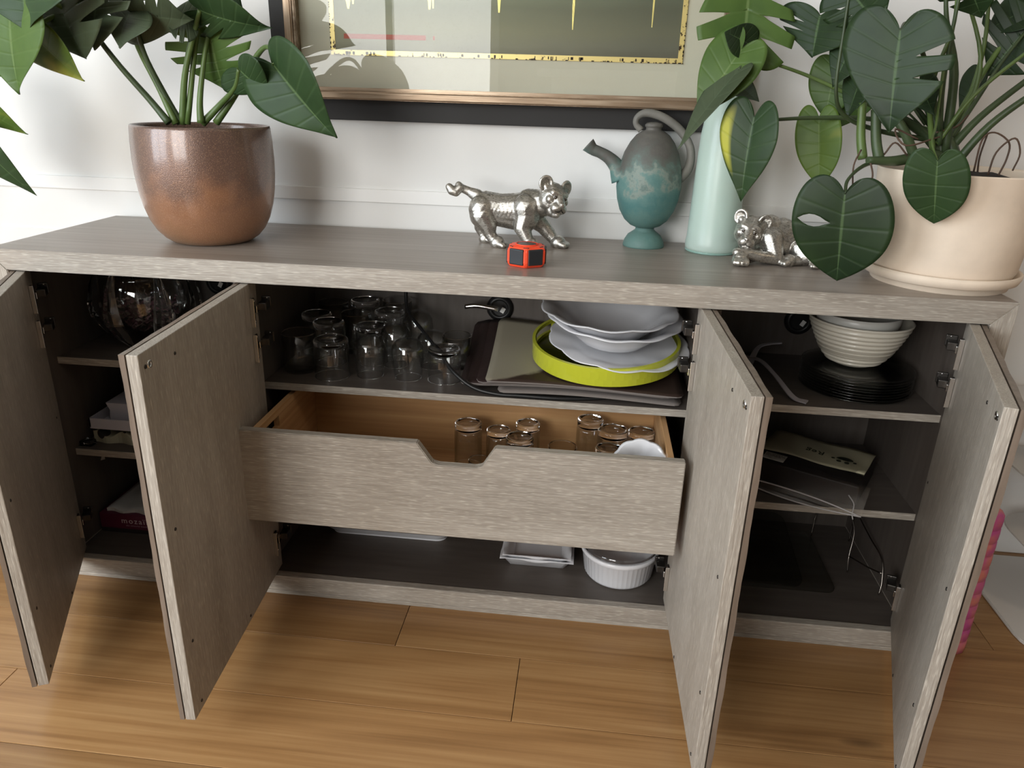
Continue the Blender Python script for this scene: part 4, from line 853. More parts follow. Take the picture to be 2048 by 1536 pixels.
for pts,r,mm in (
 ([(1.806,.14,1.0),(1.771,.12,1.11),(1.781,.11,1.205),(1.775,.11,1.275)],[.0055,.004,.0032,.003],stem_m),
 ([(1.83,.15,1.0),(1.812,.14,1.136),(1.776,.13,1.222),(1.763,.13,1.275)],[.0085,.0075,.004,.003],stem_d),
 ([(1.809,.14,1.02),(1.85,.13,1.104),(1.93,.12,1.19)],[.0045,.0035,.003],stem_m),
 ([(1.83,.16,.99),(1.881,.16,1.067),(1.97,.16,1.155)],[.0085,.0065,.005],stem_d),
 ([(1.842,.14,.975),(1.883,.12,1.055),(1.95,.10,1.125)],[.008,.0065,.005],stem_d),
 ([(1.845,.18,.99),(1.88,.20,1.147),(1.829,.22,1.285)],[.0045,.004,.003],stem_m),
 ([(1.858,.2,.99),(1.886,.22,1.165),(1.882,.24,1.285)],[.0045,.004,.003],stem_m),
 ([(1.836,.2,1.0),(1.908,.22,1.174),(1.97,.24,1.26)],[.006,.005,.004],stem_m),
 ([(1.672,.10,.991),(1.664,.11,1.032),(1.660,.12,1.085)],[.0085,.0078,.007],stem_m),
 ([(1.700,.10,.992),(1.692,.11,1.024),(1.685,.12,1.075)],[.0095,.009,.0085],stem_d),
 ([(1.774,.12,.985),(1.745,.12,1.034),(1.722,.13,1.066)],[.009,.0085,.008],stem_d),
 ([(1.674,.08,.991),(1.728,.10,.990),(1.80,.14,1.0),(1.838,.15,.99)],[.006,.009,.011,.012],stem_d),
 ([(1.724,.16,1.07),(1.793,.16,1.034),(1.842,.15,.98)],[.008,.009,.010],stem_d),
 ([(1.836,.15,.96),(1.819,.16,1.034),(1.784,.17,1.094),(1.737,.18,1.126)],[.013,.012,.010,.007],stem_d),
 ([(1.866,.15,.96),(1.841,.16,1.018),(1.815,.17,1.034)],[.012,.011,.010],stem_d)):
    wst('stem',pts,r,mm)
for pts in ([(1.66,.08,1.008),(1.649,.07,.982),(1.655,.075,.947)],[(1.678,.08,.991),(1.686,.075,.965),(1.683,.075,.94)],
 [(1.879,.13,.975),(1.876,.12,1.03),(1.894,.12,1.043),(1.922,.12,1.027),(1.925,.12,1.0),(1.918,.12,.97)],[(1.90,.16,.97),(1.897,.16,1.0),(1.901,.16,1.040)],
 [(1.90,.12,.97),(1.905,.12,1.01),(1.925,.11,1.035),(1.94,.11,1.01),(1.935,.11,.98)],
 [(1.707,.1,1.0),(1.722,.1,1.021),(1.747,.1,1.0)],[(1.74,.05,1.03),(1.70,.05,1.045),(1.715,.03,1.02),(1.774,.05,1.035)],[(1.80,.13,1.04),(1.84,.15,1.05),(1.86,.16,1.07)]):
    wst('aerial_root',pts,.0016,root_m,6,5)
# ---------------------------------------------------------------- glassware helpers
def tumbler(name,label,x,y,z,r,h,kind,mat=None,group='drinking glasses on the middle shelf'):
    t=thing(name,label,'glass',(x,y,z),0,group); mat=mat or glassm; th=.0016
    if kind=='upright':
        lathe('bowl',[(0,0),(r*.90,0),(r*.94,.002),(r,h),(r-th,h+.0006),(r*.94-th,.010),(0,.009)],mat,t,30)
        lathe('rim',[(r-th,h-.0004),(r-th/2,h+.0013),(r+.0003,h-.0004)],real_glass,t,30,caps=False)
    elif kind=='inverted':    # standing on its rim, thick base on top
        lathe('bowl',[(r,0),(r,h*.8),(r*.97,h*.86),(r*.97-th,h*.85),(r-th,0)],mat,t,30,caps=False)
        lathe('thick_base',[(0,h*.86),(r*.93,h*.86),(r*.98,h*.88),(r*.98,h*.97),(r*.93,h),(r*.72,h),(r*.66,h*.975),(0,h*.965)],real_glass,t,30)
        lathe('rim',[(r-th,.0012),(r-th/2,0),(r+.0004,.0012)],real_glass,t,30,caps=False)
    else:   # stemless, rounded, standing on its rim
        lathe('bowl',[(r*.80,0),(r*.90,h*.22),(r*.99,h*.48),(r,h*.64),(r*.92,h*.82),(r*.70,h*.94),(r*.35,h*.99),(0,h),(0,h-.0022),(r*.34,h*.965),(r*.68,h*.915),(r*.90,h*.80),(r-th,h*.63),(r*.80-th,0)],mat,t,32,caps=False)
        lathe('rim',[(r*.80-th,.0012),(r*.80-th/2,0),(r*.80+.0004,.0012)],real_glass,t,30,caps=False)
    return t
S_=SH
tumbler('drinking_glass','straight clear tumbler standing upright, leftmost in the front row on the middle shelf',.563,.175,S_,.038,.088,'upright')
tumbler('drinking_glass','clear tumbler turned upside down with a thick ringed base, second in the front row',.645,.150,S_,.0385,.086,'inverted')
tumbler('stemless_glass','rounded stemless glass upside down, left one of the pair in the front row',.726,.168,S_,.037,.092,'round')
tumbler('stemless_glass','rounded stemless glass upside down, right one of the pair in the front row',.812,.168,S_,.037,.092,'round')
tumbler('drinking_glass','clear straight tumbler upside down, rightmost in the front row beside the black cable',.893,.170,S_,.037,.074,'inverted')
back=[(.612,.235,'inverted',.100,'clear tumbler behind the thick ringed tumbler, second row left'),
 (.705,.255,'inverted',.090,'clear tumbler behind the left stemless glass'),
 (.765,.245,'round',.100,'stemless glass between and behind the front stemless pair'),
 (.850,.250,'round',.088,'stemless glass behind the right stemless glass, beside the cable'),
 (.560,.300,'inverted',.098,'tumbler at the left divider in the third row'),
 (.648,.330,'upright',.095,'upright tumbler in the third row, second from the left divider'),
 (.728,.335,'inverted',.105,'tumbler in the third row near the middle'),
 (.800,.325,'round',.112,'taller stemless glass in the third row, right end'),
 (.575,.380,'upright',.105,'upright tumbler at the back left corner of the middle shelf'),
 (.655,.400,'inverted',.115,'tumbler at the back wall, second from the left'),
 (.735,.400,'upright',.118,'upright tumbler at the back wall, third from the left')]
for x,y,k,h,lb in back: tumbler('stemless_glass' if k=='round' else 'drinking_glass',lb,x,min(y,.383),S_,.036,h,k)
tumbler('drinking_glass','short clear tumbler half hidden behind the black cable at the right of the glasses',.905,.262,S_,.034,.075,'upright')
# placemats
hide_d=pmat('dark_brown_leather',(0.030,0.017,0.015),.5,bump=.15,bscale=300)
suede=pmat('grey_suede_edge',(0.19,0.165,0.15),.8,bump=.1,bscale=300)
def matsurf(x,y,k): 
    t=max(0,(y-.13)/.27); return S_+.004+k*.0042+.055*t**1.5*(1-.5*max(0,(x-1.0)/.42)) + .006*math.sin((x-1.0)*9+k*.15)*(1-t)*(1 if x>1.0 else .4)+ .004
def placemat(k,x0,x1,y0,y1,mats,label,rot=0.0,name='placemat'):
    bm=bm_new(); nx,ny=26,14; g=[]; r=.02
    for layer in (0,1):
        gg=[]
        for j in range(ny+1):
            row=[]
            for i in range(nx+1):
                u,v=i/nx,j/ny; x=x0+(x1-x0)*u; y=y0+(y1-y0)*v
                # rounded corners
                dx=min(x-x0,x1-x); dy=min(y-y0,y1-y)
                if dx<r and dy<r:
                    a=Vector((r-dx,r-dy)); 
                    if a.length>r:
                        a*=r/a.length; x=(x0+r-a.x) if x<(x0+x1)/2 else (x1-r+a.x); y=(y0+r-a.y) if y<(y0+y1)/2 else (y1-r+a.y)
                X=x+rot*(y-y0); row.append(bm.verts.new((X,y,matsurf(X,y,k)+layer*.0022)))
            gg.append(row)
        g.append(gg)
    for layer in (0,1):
        for j in range(ny):
            for i in range(nx):
                q=[g[layer][j][i],g[layer][j][i+1],g[layer][j+1][i+1],g[layer][j+1][i]]
                f=bm.faces.new(q if layer else q[::-1]); f.smooth=True; f.material_index=0
    for i in range(nx):
        for j in (0,ny): f=bm.faces.new([g[0][j][i],g[0][j][i+1],g[1][j][i+1],g[1][j][i]]); f.material_index=1
    for j in range(ny):
        for i in (0,nx): f=bm.faces.new([g[0][j][i],g[0][j+1][i],g[1][j+1][i],g[1][j][i]]); f.material_index=1
    bmesh.ops.remove_doubles(bm,verts=bm.verts,dist=1e-6); bmesh.ops.recalc_face_normals(bm,faces=bm.faces)
    o=obj(name,bm,mats,None); return tag(o,label,'placemat','stacked leather placemats under the tray')
hide,nt,b=nmat('fawn_and_brown_hide'); N=nt.nodes; L=nt.links
tc=N.new('ShaderNodeTexCoord'); n=N.new('ShaderNodeTexNoise'); n.inputs['Scale'].default_value=9; n.inputs['Detail'].default_value=6; L.new(tc.outputs['Object'],n.inputs['Vector'])
sp=N.new('ShaderNodeSeparateXYZ'); L.new(tc.outputs['Object'],sp.inputs[0])
ma=N.new('ShaderNodeMath'); ma.operation='MULTIPLY_ADD'; ma.inputs[1].default_value=-.15; L.new(n.outputs['Fac'],ma.inputs[0])
a2=N.new('ShaderNodeMath'); a2.operation='MULTIPLY_ADD'; a2.inputs[1].default_value=-1.6; L.new(sp.outputs['Y'],a2.inputs[0]); L.new(sp.outputs['X'],a2.inputs[2]); L.new(a2.outputs[0],ma.inputs[2])
cr=N.new('ShaderNodeValToRGB'); cr.color_ramp.elements[0].position=.0; e=cr.color_ramp.elements
mr=N.new('ShaderNodeMapRange'); mr.inputs['From Min'].default_value=.745; mr.inputs['From Max'].default_value=.765; L.new(ma.outputs[0],mr.inputs['Value']); L.new(mr.outputs['Result'],cr.inputs['Fac'])
e[0].color=(.30,.27,.20,1); e[1].color=(.035,.018,.012,1); L.new(cr.outputs['Color'],b.inputs['Base Color']); b.inputs['Roughness'].default_value=.65
placemat(0,1.02,1.405,.090,.36,[suede,suede],'dark placemat at the bottom of the stack, its front edge nearest the shelf edge')
placemat(1,.935,1.385,.118,.405,[hide_d,suede],'dark brown leather placemat reaching furthest left in the stack',rot=-.03)
placemat(2,.950,1.395,.112,.405,[hide_d,suede],'dark brown leather placemat second from the left in the stack',rot=-.03)
placemat(3,.972,1.405,.108,.405,[hide_d,suede],'dark brown leather placemat just under the hide one',rot=-.03)
placemat(4,.992,1.410,.100,.405,[hide,suede],'top placemat of fawn hide with a dark brown patch',rot=-.02)
# tray and crockery (tilted slightly back, as they lie on the raised mats)
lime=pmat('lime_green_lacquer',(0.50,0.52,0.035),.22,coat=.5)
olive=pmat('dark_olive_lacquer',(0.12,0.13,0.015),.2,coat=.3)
TR=thing('round_tray','round lime green lacquer tray with cut-out handle under the white dishes','tray',(1.245,.262,S_+.052)); TR.rotation_euler=(.10,-.02,0)
bm=bm_new()
def rimseg(a0,a1,z0,z1): 
    R=alathe(bm,[(.158,z0),(.165,z0),(.165,z1),(.158,z1),(.158,z0)],max(6,int(60*(a1-a0)/(2*PI))),a0=a0,a1=a1)
    cap(bm,[r[0] for r in R[:4]]); cap(bm,[r[-1] for r in R[:4]],True)
ha=2.75
rimseg(0,2*PI-.0001,0,.014); rimseg(0,2*PI-.0001,.032,.040); rimseg(ha+.28,ha+2*PI-.28,.014,.032)
for f in bm.faces: f.smooth=False
bmesh.ops.remove_doubles(bm,verts=bm.verts,dist=1e-6)
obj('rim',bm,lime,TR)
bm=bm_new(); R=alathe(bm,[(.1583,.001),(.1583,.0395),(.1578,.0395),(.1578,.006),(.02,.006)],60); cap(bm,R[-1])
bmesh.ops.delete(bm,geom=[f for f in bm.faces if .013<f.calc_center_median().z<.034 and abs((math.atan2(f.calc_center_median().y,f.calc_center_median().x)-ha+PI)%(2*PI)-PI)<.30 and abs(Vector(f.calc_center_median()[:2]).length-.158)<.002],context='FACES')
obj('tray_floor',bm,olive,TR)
def scal(amp,k,ph=0): 
    return lambda a,r,z: 1+amp*abs(math.sin(a*k/2+ph))**.7*min(1,max(0,(r-.06)/.09))
def dish(name,label,cat,loc,prof,tilt,amp=.035,k=10,zamp=.0014,ph=0,group=None,mat=None):
    o=lathe(name,prof,mat or white_cer,None,80,mod=scal(amp,k,ph),zmod=lambda p:zamp*math.cos(math.atan2(p.y,p.x)*k+ph)*max(0,(Vector((p.x,p.y)).length-.09)/.06))
    o.location=loc; o.rotation_euler=tilt; return tag(o,label,cat,group)
plate_p=[(0,.0),(.085,.0),(.09,.003),(.105,.006),(.150,.017),(.153,.0195),(.149,.020),(.104,.0095),(.088,.006),(0,.005)]
dish('dinner_plate','white scalloped dinner plate under the two wide bowls, on the lime tray','plate',(1.272,.248,S_+.0730),plate_p,(.12,.06,0))
bowl_p=[(0,.0),(.070,.0),(.074,.003),(.095,.022),(.118,.044),(.143,.056),(.147,.0585),(.143,.060),(.116,.050),(.090,.026),(.068,.006),(0,.005)]
dish('serving_bowl','lower white scalloped wide bowl stacked on the dinner plate','bowl',(1.258,.244,S_+.0930),bowl_p,(.10,.035,0),amp=.02,ph=.5)
dish('serving_bowl','upper white scalloped wide bowl, top of the stack on the lime tray','bowl',(1.246,.236,S_+.1110),bowl_p,(.07,.02,0),amp=.03,ph=0)
# black cable
tag(tube('power_cable',[(.760,.37,.700),(.763,.36,.636),(.775,.33,.592),(.835,.24,.568),(.878,.18,.548),(.922,.122,.524),(.968,.102,.499),(1.02,.0945,.4905),(1.07,.0935,.4905),(1.16,.0935,.4905),(1.24,.112,.4905),(1.28,.14,.4905)],.0042,black,None,10,8),'black cable drooping across the middle shelf past the glasses','cable')
# drawer contents
tall=dict(group='glasses lying in the open drawer')
def dg_(label,x,y,r,h,kind): return tumbler('drinking_glass',label,x,y,DZF,r,h,kind,**tall)
dg_('tall clear tumbler upside down, seen through the drawer notch',.952,.145,.031,.108,'inverted')
dg_('short clear glass right of the tall tumbler in the drawer',1.020,.150,.028,.094,'inverted')
dg_('clear shot-sized glass just behind the right corner of the drawer notch',.990,.060,.024,.060,'upright')
dg_('clear tumbler at the back middle of the drawer',1.083,.170,.028,.106,'inverted')
dg_('clear tumbler in front of the back middle one in the drawer',1.072,.100,.031,.104,'inverted')
dg_('low clear glass barely showing above the drawer front, right of the middle',1.165,.085,.031,.094,'upright')
dg_('tall square-shouldered clear glass at the back of the drawer, right half',1.222,.175,.030,.124,'inverted')
dg_('clear tumbler with a thick shining base, third from the right drawer side',1.272,.150,.034,.114,'inverted')
dg_('clear square-based glass in the back right corner of the drawer',1.335,.165,.030,.108,'inverted')
dg_('clear square-based glass left of the white scalloped dish in the drawer',1.262,.068,.029,.108,'inverted')
dg_('clear square-based glass at the right drawer side, near the white dish',1.335,.078,.029,.105,'inverted')
sd=lathe('scalloped_dish',[(0,0),(.030,0),(.034,.004),(.050,.03),(.055,.034),(.050,.036),(.03,.007),(0,.006)],white_cer,None,60,mod=lambda a,r,z:1+.05*abs(math.sin(a*5)))
sd.location=(1.318,-.034,.405); sd.rotation_euler=(1.05,0,.0); tag(sd,'small white scalloped dish leaning up in the right front corner of the drawer','dish')
# bottom deck, middle
ZD=ZB-.002
RK=thing('fluted_casserole','round white fluted casserole with a clear glass lid at the right of the bottom shelf','casserole',(1.309,.136,ZD))
lathe('dish',[(0,.0),(.070,.0),(.074,.003),(.0775,.010),(.084,.060),(.0885,.063),(.090,.069),(.0885,.074),(.084,.074),(.079,.064),(.072,.01),(0,.008)],white_cer,RK,144,mod=lambda a,r,z:1+(.018*abs(math.sin(a*24)) if .004<z<.062 and r>.072 else 0))
lathe('lid',[(.083,.0745),(.086,.078),(.078,.086),(.045,.096),(.012,.099),(.012,.108),(.018,.114),(.012,.118),(0,.118)],glassm,RK,48,caps=False)
lathe('lid_rim',[(.082,.0742),(.0865,.0742),(.0865,.079),(.082,.079)],real_glass,RK,48,caps=False)
def sqdish(z,w,d,h,wave,bm,t=.0035):
    n=16; outer=[]
    def path(s,k):  # square path
        pts=[]
        for sd_,(ax,ay,bx,by) in enumerate(((-1,-1,1,-1),(1,-1,1,1),(1,1,-1,1),(-1,1,-1,-1))):
            for i in range(n):
                u=i/n; pts.append(((ax+(bx-ax)*u)*w*s/2,(ay+(by-ay)*u)*d*s/2,z+h*k+ (wave*math.sin(u*2*PI*1.5) if k==1 else 0)))
        return pts
    rings=[[bm.verts.new(p) for p in path(s,k)] for s,k in ((.62,0),(.72,.05),(.86,.8),(1,1),(.985,1.12),(.84,.95),(.70,.2))]
    for A,B in zip(rings[:-1],rings[1:]):
        for i in range(len(A)):
            f=bm.faces.new((A[i],A[(i+1)%len(A)],B[(i+1)%len(A)],B[i])); f.smooth=True
    cap(bm,rings[0],True); cap(bm,rings[-1])
for k,(z,wd,lb) in enumerate(((0,.172,'lower white wavy-edged square dish beside the fluted casserole'),(.012,.160,'upper white wavy-edged square dish stacked beside the fluted casserole'))):
    bm=bm_new(); sqdish(0,wd,.13,.026,.004,bm); o=obj('square_dish',bm,white_cer); o.location=(1.120,.172,ZD+.0+z*.75); tag(o,lb,'dish')
bm=bm_new(); prism(bm,rrect(-.145,.145,-.09,.09,.025),0,.004); 
A=rrect(-.145,.145,-.09,.09,.025); Bp=rrect(-.165,.165,-.108,.108,.03)
va=[bm.verts.new((x,y,.003)) for x,y in A]; vb=[bm.verts.new((x,y,.026)) for x,y in Bp]; vc=[bm.verts.new((x*.985,y*.985,.026)) for x,y in Bp]; vd=[bm.verts.new((x*.98,y*.98,.006)) for x,y in A]
for P,Q in ((va,vb),(vb,vc),(vc,vd)):
    for i in range(len(P)): bm.faces.new((P[i],P[(i+1)%len(P)],Q[(i+1)%len(P)],Q[i]))
bmesh.ops.recalc_face_normals(bm,faces=bm.faces)
o=obj('serving_platter',bm,white_cer); o.location=(.745,.285,ZD); tag(o,'white rectangular platter at the back left of the bottom shelf, under the drawer','platter')
# ---------------------------------------------------------------- right compartment
ribm=pmat('cream_ribbed_stoneware',(0.60,0.56,0.47),.35,coat=.2)
pr=[(0,0),(.040,0),(.043,.002)]
for i in range(9):
    z=.005+i*.0095; r=.046+.054*(i/9)**.62; r2_=.046+.054*((i+.55)/9)**.62
    pr+=[(r,z),(r2_+.002,z+.003),(r2_+.0022,z+.0062),(r2_-.0004,z+.0088)]
pr+=[(.1035,.094),(.1045,.098),(.101,.099),(.096,.085),(.075,.03),(.04,.006),(0,.005)]
RBz=SH1+.054
o=lathe('ribbed_bowl',pr,ribm,None,64); o.location=(1.772,.232,RBz); tag(o,'cream bowl with ribbed outside standing on the glass plates','bowl')
o=lathe('cereal_bowl',[(0,0),(.035,0),(.06,.012),(.078,.032),(.083,.052),(.084,.066),(.082,.067),(.078,.05),(.058,.018),(0,.006)],pmat('pale_grey_stoneware',(0.52,0.51,0.47),.3),None,56)
o.location=(1.766,.230,RBz+.045); tag(o,'smaller pale bowl nested inside the ribbed bowl','bowl')
for i in range(9):
    o=lathe('glass_plate',[(0,0),(.07,0),(.078,.002),(.112,.0045),(.1135,.0060),(.110,.0062),(.074,.0040),(0,.0035)],glass_plate,None,56)
    r_=1.0; o.location=(1.781+.001*math.sin(i*2),.222+.001*math.cos(i*3),SH1+.0002+i*.0058)
    tag(o,('bottom clear glass plate of the stack, resting on the shelf' if i==0 else 'topmost clear glass plate of the stack, directly under the ribbed bowl' if i==8 else '%s clear glass plate up from the shelf in the stack under the ribbed bowl'%('','second','third','fourth','fifth','sixth','seventh','eighth')[i]),'plate','glass plates stacked on the right upper shelf')
for x in range(0): pass
server_m=pmat('grey_plastic_server',(0.36,0.34,0.36),.35)
def server(label,pts,wds,th=.003,dz=0):
    bm=bm_new(); C=catmull(pts,6); n=len(C)-1; rows=[]
    for i,p in enumerate(C):
        T=(C[min(i+1,n)]-C[max(i-1,0)]).normalized(); q=T.cross(Vector((0,0,1))).normalized(); t=i/n*(len(wds)-1); k=min(int(t),len(wds)-2); w_=wds[k]*(1-(t-k))+wds[k+1]*(t-k)
        rows.append([bm.verts.new(p+q*a*w_/2+Vector((0,0,b_))) for a,b_ in ((-1,0),(1,0),(1,th),(-1,th))])
    for A,B in zip(rows[:-1],rows[1:]):
        for j in range(4): f=bm.faces.new((A[j],A[(j+1)%4],B[(j+1)%4],B[j])); f.smooth=False
    cap(bm,rows[0]); cap(bm,rows[-1],True); bmesh.ops.recalc_face_normals(bm,faces=bm.faces); bmesh.ops.bevel(bm,geom=bm.edges[:],offset=.0007,segments=1,affect='EDGES')
    return tag(obj('salad_server',bm,server_m),label,'utensil')
server('grey salad server with its handle end pointing at the shelf front',[(1.655,.104,SH1+.001),(1.630,.122,SH1+.004),(1.608,.20,SH1+.022),(1.588,.27,SH1+.030),(1.56,.33,SH1+.016),(1.54,.36,SH1+.006)],[.020,.014,.010,.012,.035,.030])
server('grey curved salad server crossing behind the other one, left of the glass plates',[(1.650,.345,SH1+.050),(1.622,.345,SH1+.046),(1.595,.33,SH1+.040),(1.57,.28,SH1+.018),(1.548,.23,SH1+.004),(1.525,.19,SH1+.001)],[.008,.010,.010,.016,.030,.022])
# boxed set in a clear zip sleeve, middle right shelf
BX=thing('packaged_box','black box with a cream paper sheet on top, lying in the right middle compartment','box',(1.735,.235,SH2),rz=-.50)
box('carton',-.115,.115,-.098,.085,.001,.048,pmat('black_card',(0.018,0.014,0.013),.6),BX,.003)
cream_p=pmat('cream_paper',(0.62,0.58,0.40),.85)
bm=bm_new(); nx,ny=14,10; g=[[None]*(nx+1) for _ in range(ny+1)]
for j in range(ny+1):
    for i in range(nx+1):
        u,v=i/nx,j/ny; x=-.112+.225*u; y=-.042+.125*v
        if v<.3 and u>.75: y-= .012*(u-.75)*4*(1-v/.3)
        g[j][i]=bm.verts.new((x,y,.0505+.0035*math.sin(u*5+v*4)**2+(.006*(u-.8)*5*(1-v) if u>.8 else 0)))
for j in range(ny):
    for i in range(nx): f=bm.faces.new((g[j][i],g[j][i+1],g[j+1][i+1],g[j+1][i])); f.smooth=True
o=obj('paper_sheet',bm,cream_p,BX); m_=o.modifiers.new('t','SOLIDIFY'); m_.thickness=.0005
ink=pmat('dark_green_print',(0.028,0.035,0.018),.8)
bm=bm_new()
def disc(cx,cy,rx,ry,a=0,n=20,z=.0560,half=False):
    pts=[]
    for i in range(n+ (1 if half else 0)):
        t=(PI*i/n if half else 2*PI*i/n); x,y=rx*math.cos(t),ry*math.sin(t); pts.append((cx+x*math.cos(a)-y*math.sin(a),cy+x*math.sin(a)+y*math.cos(a)))
    prism(bm,pts,z,z+.0004)
disc(.062,.002,.018,.013,PI*0,half=True); disc(.062,.0025,.016,.004)
for dx,dy,rr_ in ((-.024,-.002,.004),(-.010,-.011,.0052),(.007,-.012,.0052),(.022,-.002,.004)): disc(.062+dx,.0+dy,rr_,rr_*.9,z=.0558)
obj('paw_print',bm,ink,BX)
text_mesh('script_lettering','Reg',.026,ink,BX,Matrix.Translation((.018,.014,.0558))@Matrix.Rotation(PI,4,'Z'),1.1)
lab=box('care_label',-.095,-.048,-.085,-.050,.0495,.0503,pmat('white_label_paper',(0.62,0.60,0.55),.7),BX,0); lab.rotation_euler=(0,0,0)
text_mesh('label_print','Care instructions do not\nbleach wash at 30 warm\niron tumble dry low keep\naway from open fire\n\n      xxxx',.0042,ink,BX,Matrix.Translation((-.092,-.056,.0504)))
film=thin_glass('clear_vinyl',(0.96,0.95,0.94),rough=.12,ior=1.5)
bm=bm_new(); nx,ny=22,8
for s_ in (0,1):
    g=[[bm.verts.new((-.135+.27*i/nx,-.150+.055*j/ny,(.046*(j/ny)+.012*math.sin(PI*i/nx)*(1-j/ny)*(1 if s_ else -.4)+.006+.0025*math.sin(i*1.7+j*.9)*s_))) for i in range(nx+1)] for j in range(ny+1)]
    for j in range(ny):
        for i in range(nx): f=bm.faces.new((g[j][i],g[j][i+1],g[j+1][i+1],g[j+1][i])); f.smooth=True
o=obj('vinyl_sleeve',bm,film,BX)
bm=bm_new(); nx,ny=18,8; g=[[bm.verts.new((-.125+.25*i/nx,-.096+.16*j/ny,.0585+.002*math.sin(i*1.3+j*.7)+.0015*math.sin(i*2.9-j*1.9))) for i in range(nx+1)] for j in range(ny+1)]
for j in range(ny):
    for i in range(nx): f=bm.faces.new((g[j][i],g[j][i+1],g[j+1][i+1],g[j+1][i])); f.smooth=True
obj('vinyl_sleeve',bm,film,BX)
strip=pmat('milky_zip_strip',(0.42,0.40,0.39),.3)
tube('zip_strip',[(-.135,-.150,.019),(-.05,-.152,.025),(.05,-.152,.022),(.135,-.150,.010)],.0016,strip,BX,6,6)
tube('zip_strip',[(-.135,-.150,.013),(-.04,-.156,.004),(.05,-.156,.004),(.135,-.150,.010)],.0016,strip,BX,6,6)
tube('zip_strip',[(.10,-.118,.034),(.115,-.135,.026),(.118,-.152,.012),(.122,-.158,.003)],.0014,strip,BX,6,6)
# wire rack and glass panels, bottom right
GB=thing('glass_serving_board','smoky clear glass board leaning low in the right bottom compartment','board',(1.60,.27,ZD))
bm=bm_new(); b2=bmesh.new(); prism(b2,rrect(-.14,.13,-.15,.11,.03),0,.006,bev=.0015); merge(bm,b2,0,Matrix.Translation((0,0,.035))@Matrix.Rotation(.16,4,'X')@Matrix.Rotation(.05,4,'Y')); obj('board',bm,glass_tinted,GB)
bm=bm_new(); b2=bmesh.new(); prism(b2,rrect(-.145,.20,-.15,.10,.02),0,.010,bev=.002); merge(bm,b2); obj('lower_slab',bm,glass_tinted,GB)
wire=pmat('shiny_wire',(0.32,0.29,0.26),.25,1.0)
WR=thing('wire_rack','bent wire rack standing beside the glass board in the right bottom compartment','rack',(1.86,.22,ZD))
for k,pts in enumerate(([(-.045,.15,.15),(-.02,.08,.145),(.0,.03,.10),(-.01,.0,.04),(-.01,-.01,.002)],[(.03,.12,.10),(.035,.02,.085),(.042,-.05,.07),(.040,-.08,.03),(.035,-.09,.002)],[(-.045,.15,.15),(-.05,.15,.06),(-.055,.14,.002)],[(-.05,.15,.15),(-.15,.155,.15),(-.22,.155,.15)],[(-.22,.155,.15),(-.22,.155,.06),(-.215,.15,.002)],[(.03,.12,.10),(.035,.13,.05),(.035,.13,.002)],[(-.01,0,.04),(.02,-.04,.04),(.041,-.07,.045)])):
    tube('wire',pts,.0017,wire,WR,6,5)
# ---------------------------------------------------------------- left compartment
CBO=thing('crystal_bowl','round glass bowl of dried petals held by faceted crystal legs in the upper left compartment','bowl',(.175,.235,SH1))
lathe('bowl',[(0,.022),(.03,.024),(.060,.040),(.080,.068),(.088,.100),(.085,.130),(.074,.154),(.066,.162),(.0645,.161),(.072,.153),(.083,.129),(.086,.100),(.078,.069),(.058,.042),(.03,.0265),(0,.0245)],glassm,CBO,48,caps=False)
lathe('bowl_foot',[(.0,.0225),(.03,.0245),(.034,.030),(0,.031)],real_glass,CBO,30)
bm=bm_new(); random.seed(11)
pm=[pmat('dried_petal_dark',(0.10,0.035,0.045),.8),pmat('dried_petal_mauve',(0.20,0.10,0.12),.8),pmat('dried_petal_pale',(0.36,0.28,0.25),.8)]
for i in range(420):
    a=random.uniform(0,2*PI); rr_=.070*math.sqrt(random.random()); h=random.uniform(.032,.102); rm=.030+.042*min(1,(h-.03)/.04)
    rr_=min(rr_,rm); c=Vector((rr_*math.cos(a),rr_*math.sin(a),h)); M=Matrix.Rotation(random.uniform(0,6),3,'X')@Matrix.Rotation(random.uniform(0,6),3,'Y'); s_=random.uniform(.004,.009)
    vs=[bm.verts.new(c+M@Vector(p)*s_) for p in ((-1,0,0),(0,-.6,.2),(1,0,0),(0,.6,.3))]; f=bm.faces.new(vs); f.material_index=random.choice((0,0,1,1,2))
    vs=[bm.verts.new(v.co+M@Vector((0,0,.0006))) for v in vs]; f2=bm.faces.new(vs[::-1]); f2.material_index=f.material_index
o=obj('dried_petals',bm,pm,CBO); o['kind']='stuff'
crystal=pmat('cut_crystal',(0.95,0.97,0.97),.0,trans=1.0,ior=1.52)
for i in range(6):
    a=2*PI*i/6+.35; bm=bm_new(); d=Vector((math.cos(a),math.sin(a),0)); q=Vector((-d.y,d.x,0))
    R0=.034; 
    secs=[(.060,.000,.004,.004),(.082,.026,.018,.010),(.106,.066,.026,.012),(.110,.095,.022,.012),(.104,.140,.013,.009),(.092,.175,.006,.005)]
    if i==4: secs=[(s0-.002,h,w_,t_) for s0,h,w_,t_ in secs]
    rings=[]
    for (rad,h,w_,t_) in secs:
        c=d*rad+Vector((0,0,h)); rings.append([bm.verts.new(c+q*x*w_+d*y*t_) for x,y in ((-1,0),(-.45,-1),(.45,-1),(1,0),(.45,1),(-.45,1))])
    for A,B in zip(rings[:-1],rings[1:]):
        for j in range(6): bm.faces.new((A[j],A[(j+1)%6],B[(j+1)%6],B[j]))
    cap(bm,rings[0],True); cap(bm,rings[-1]); bmesh.ops.recalc_face_normals(bm,faces=bm.faces); obj('crystal_leg',bm,crystal,CBO)
wbox=pmat('white_coated_card',(0.50,0.49,0.54),.5); 
brown=pmat('brown_cardboard',(0.12,0.085,0.06),.8)
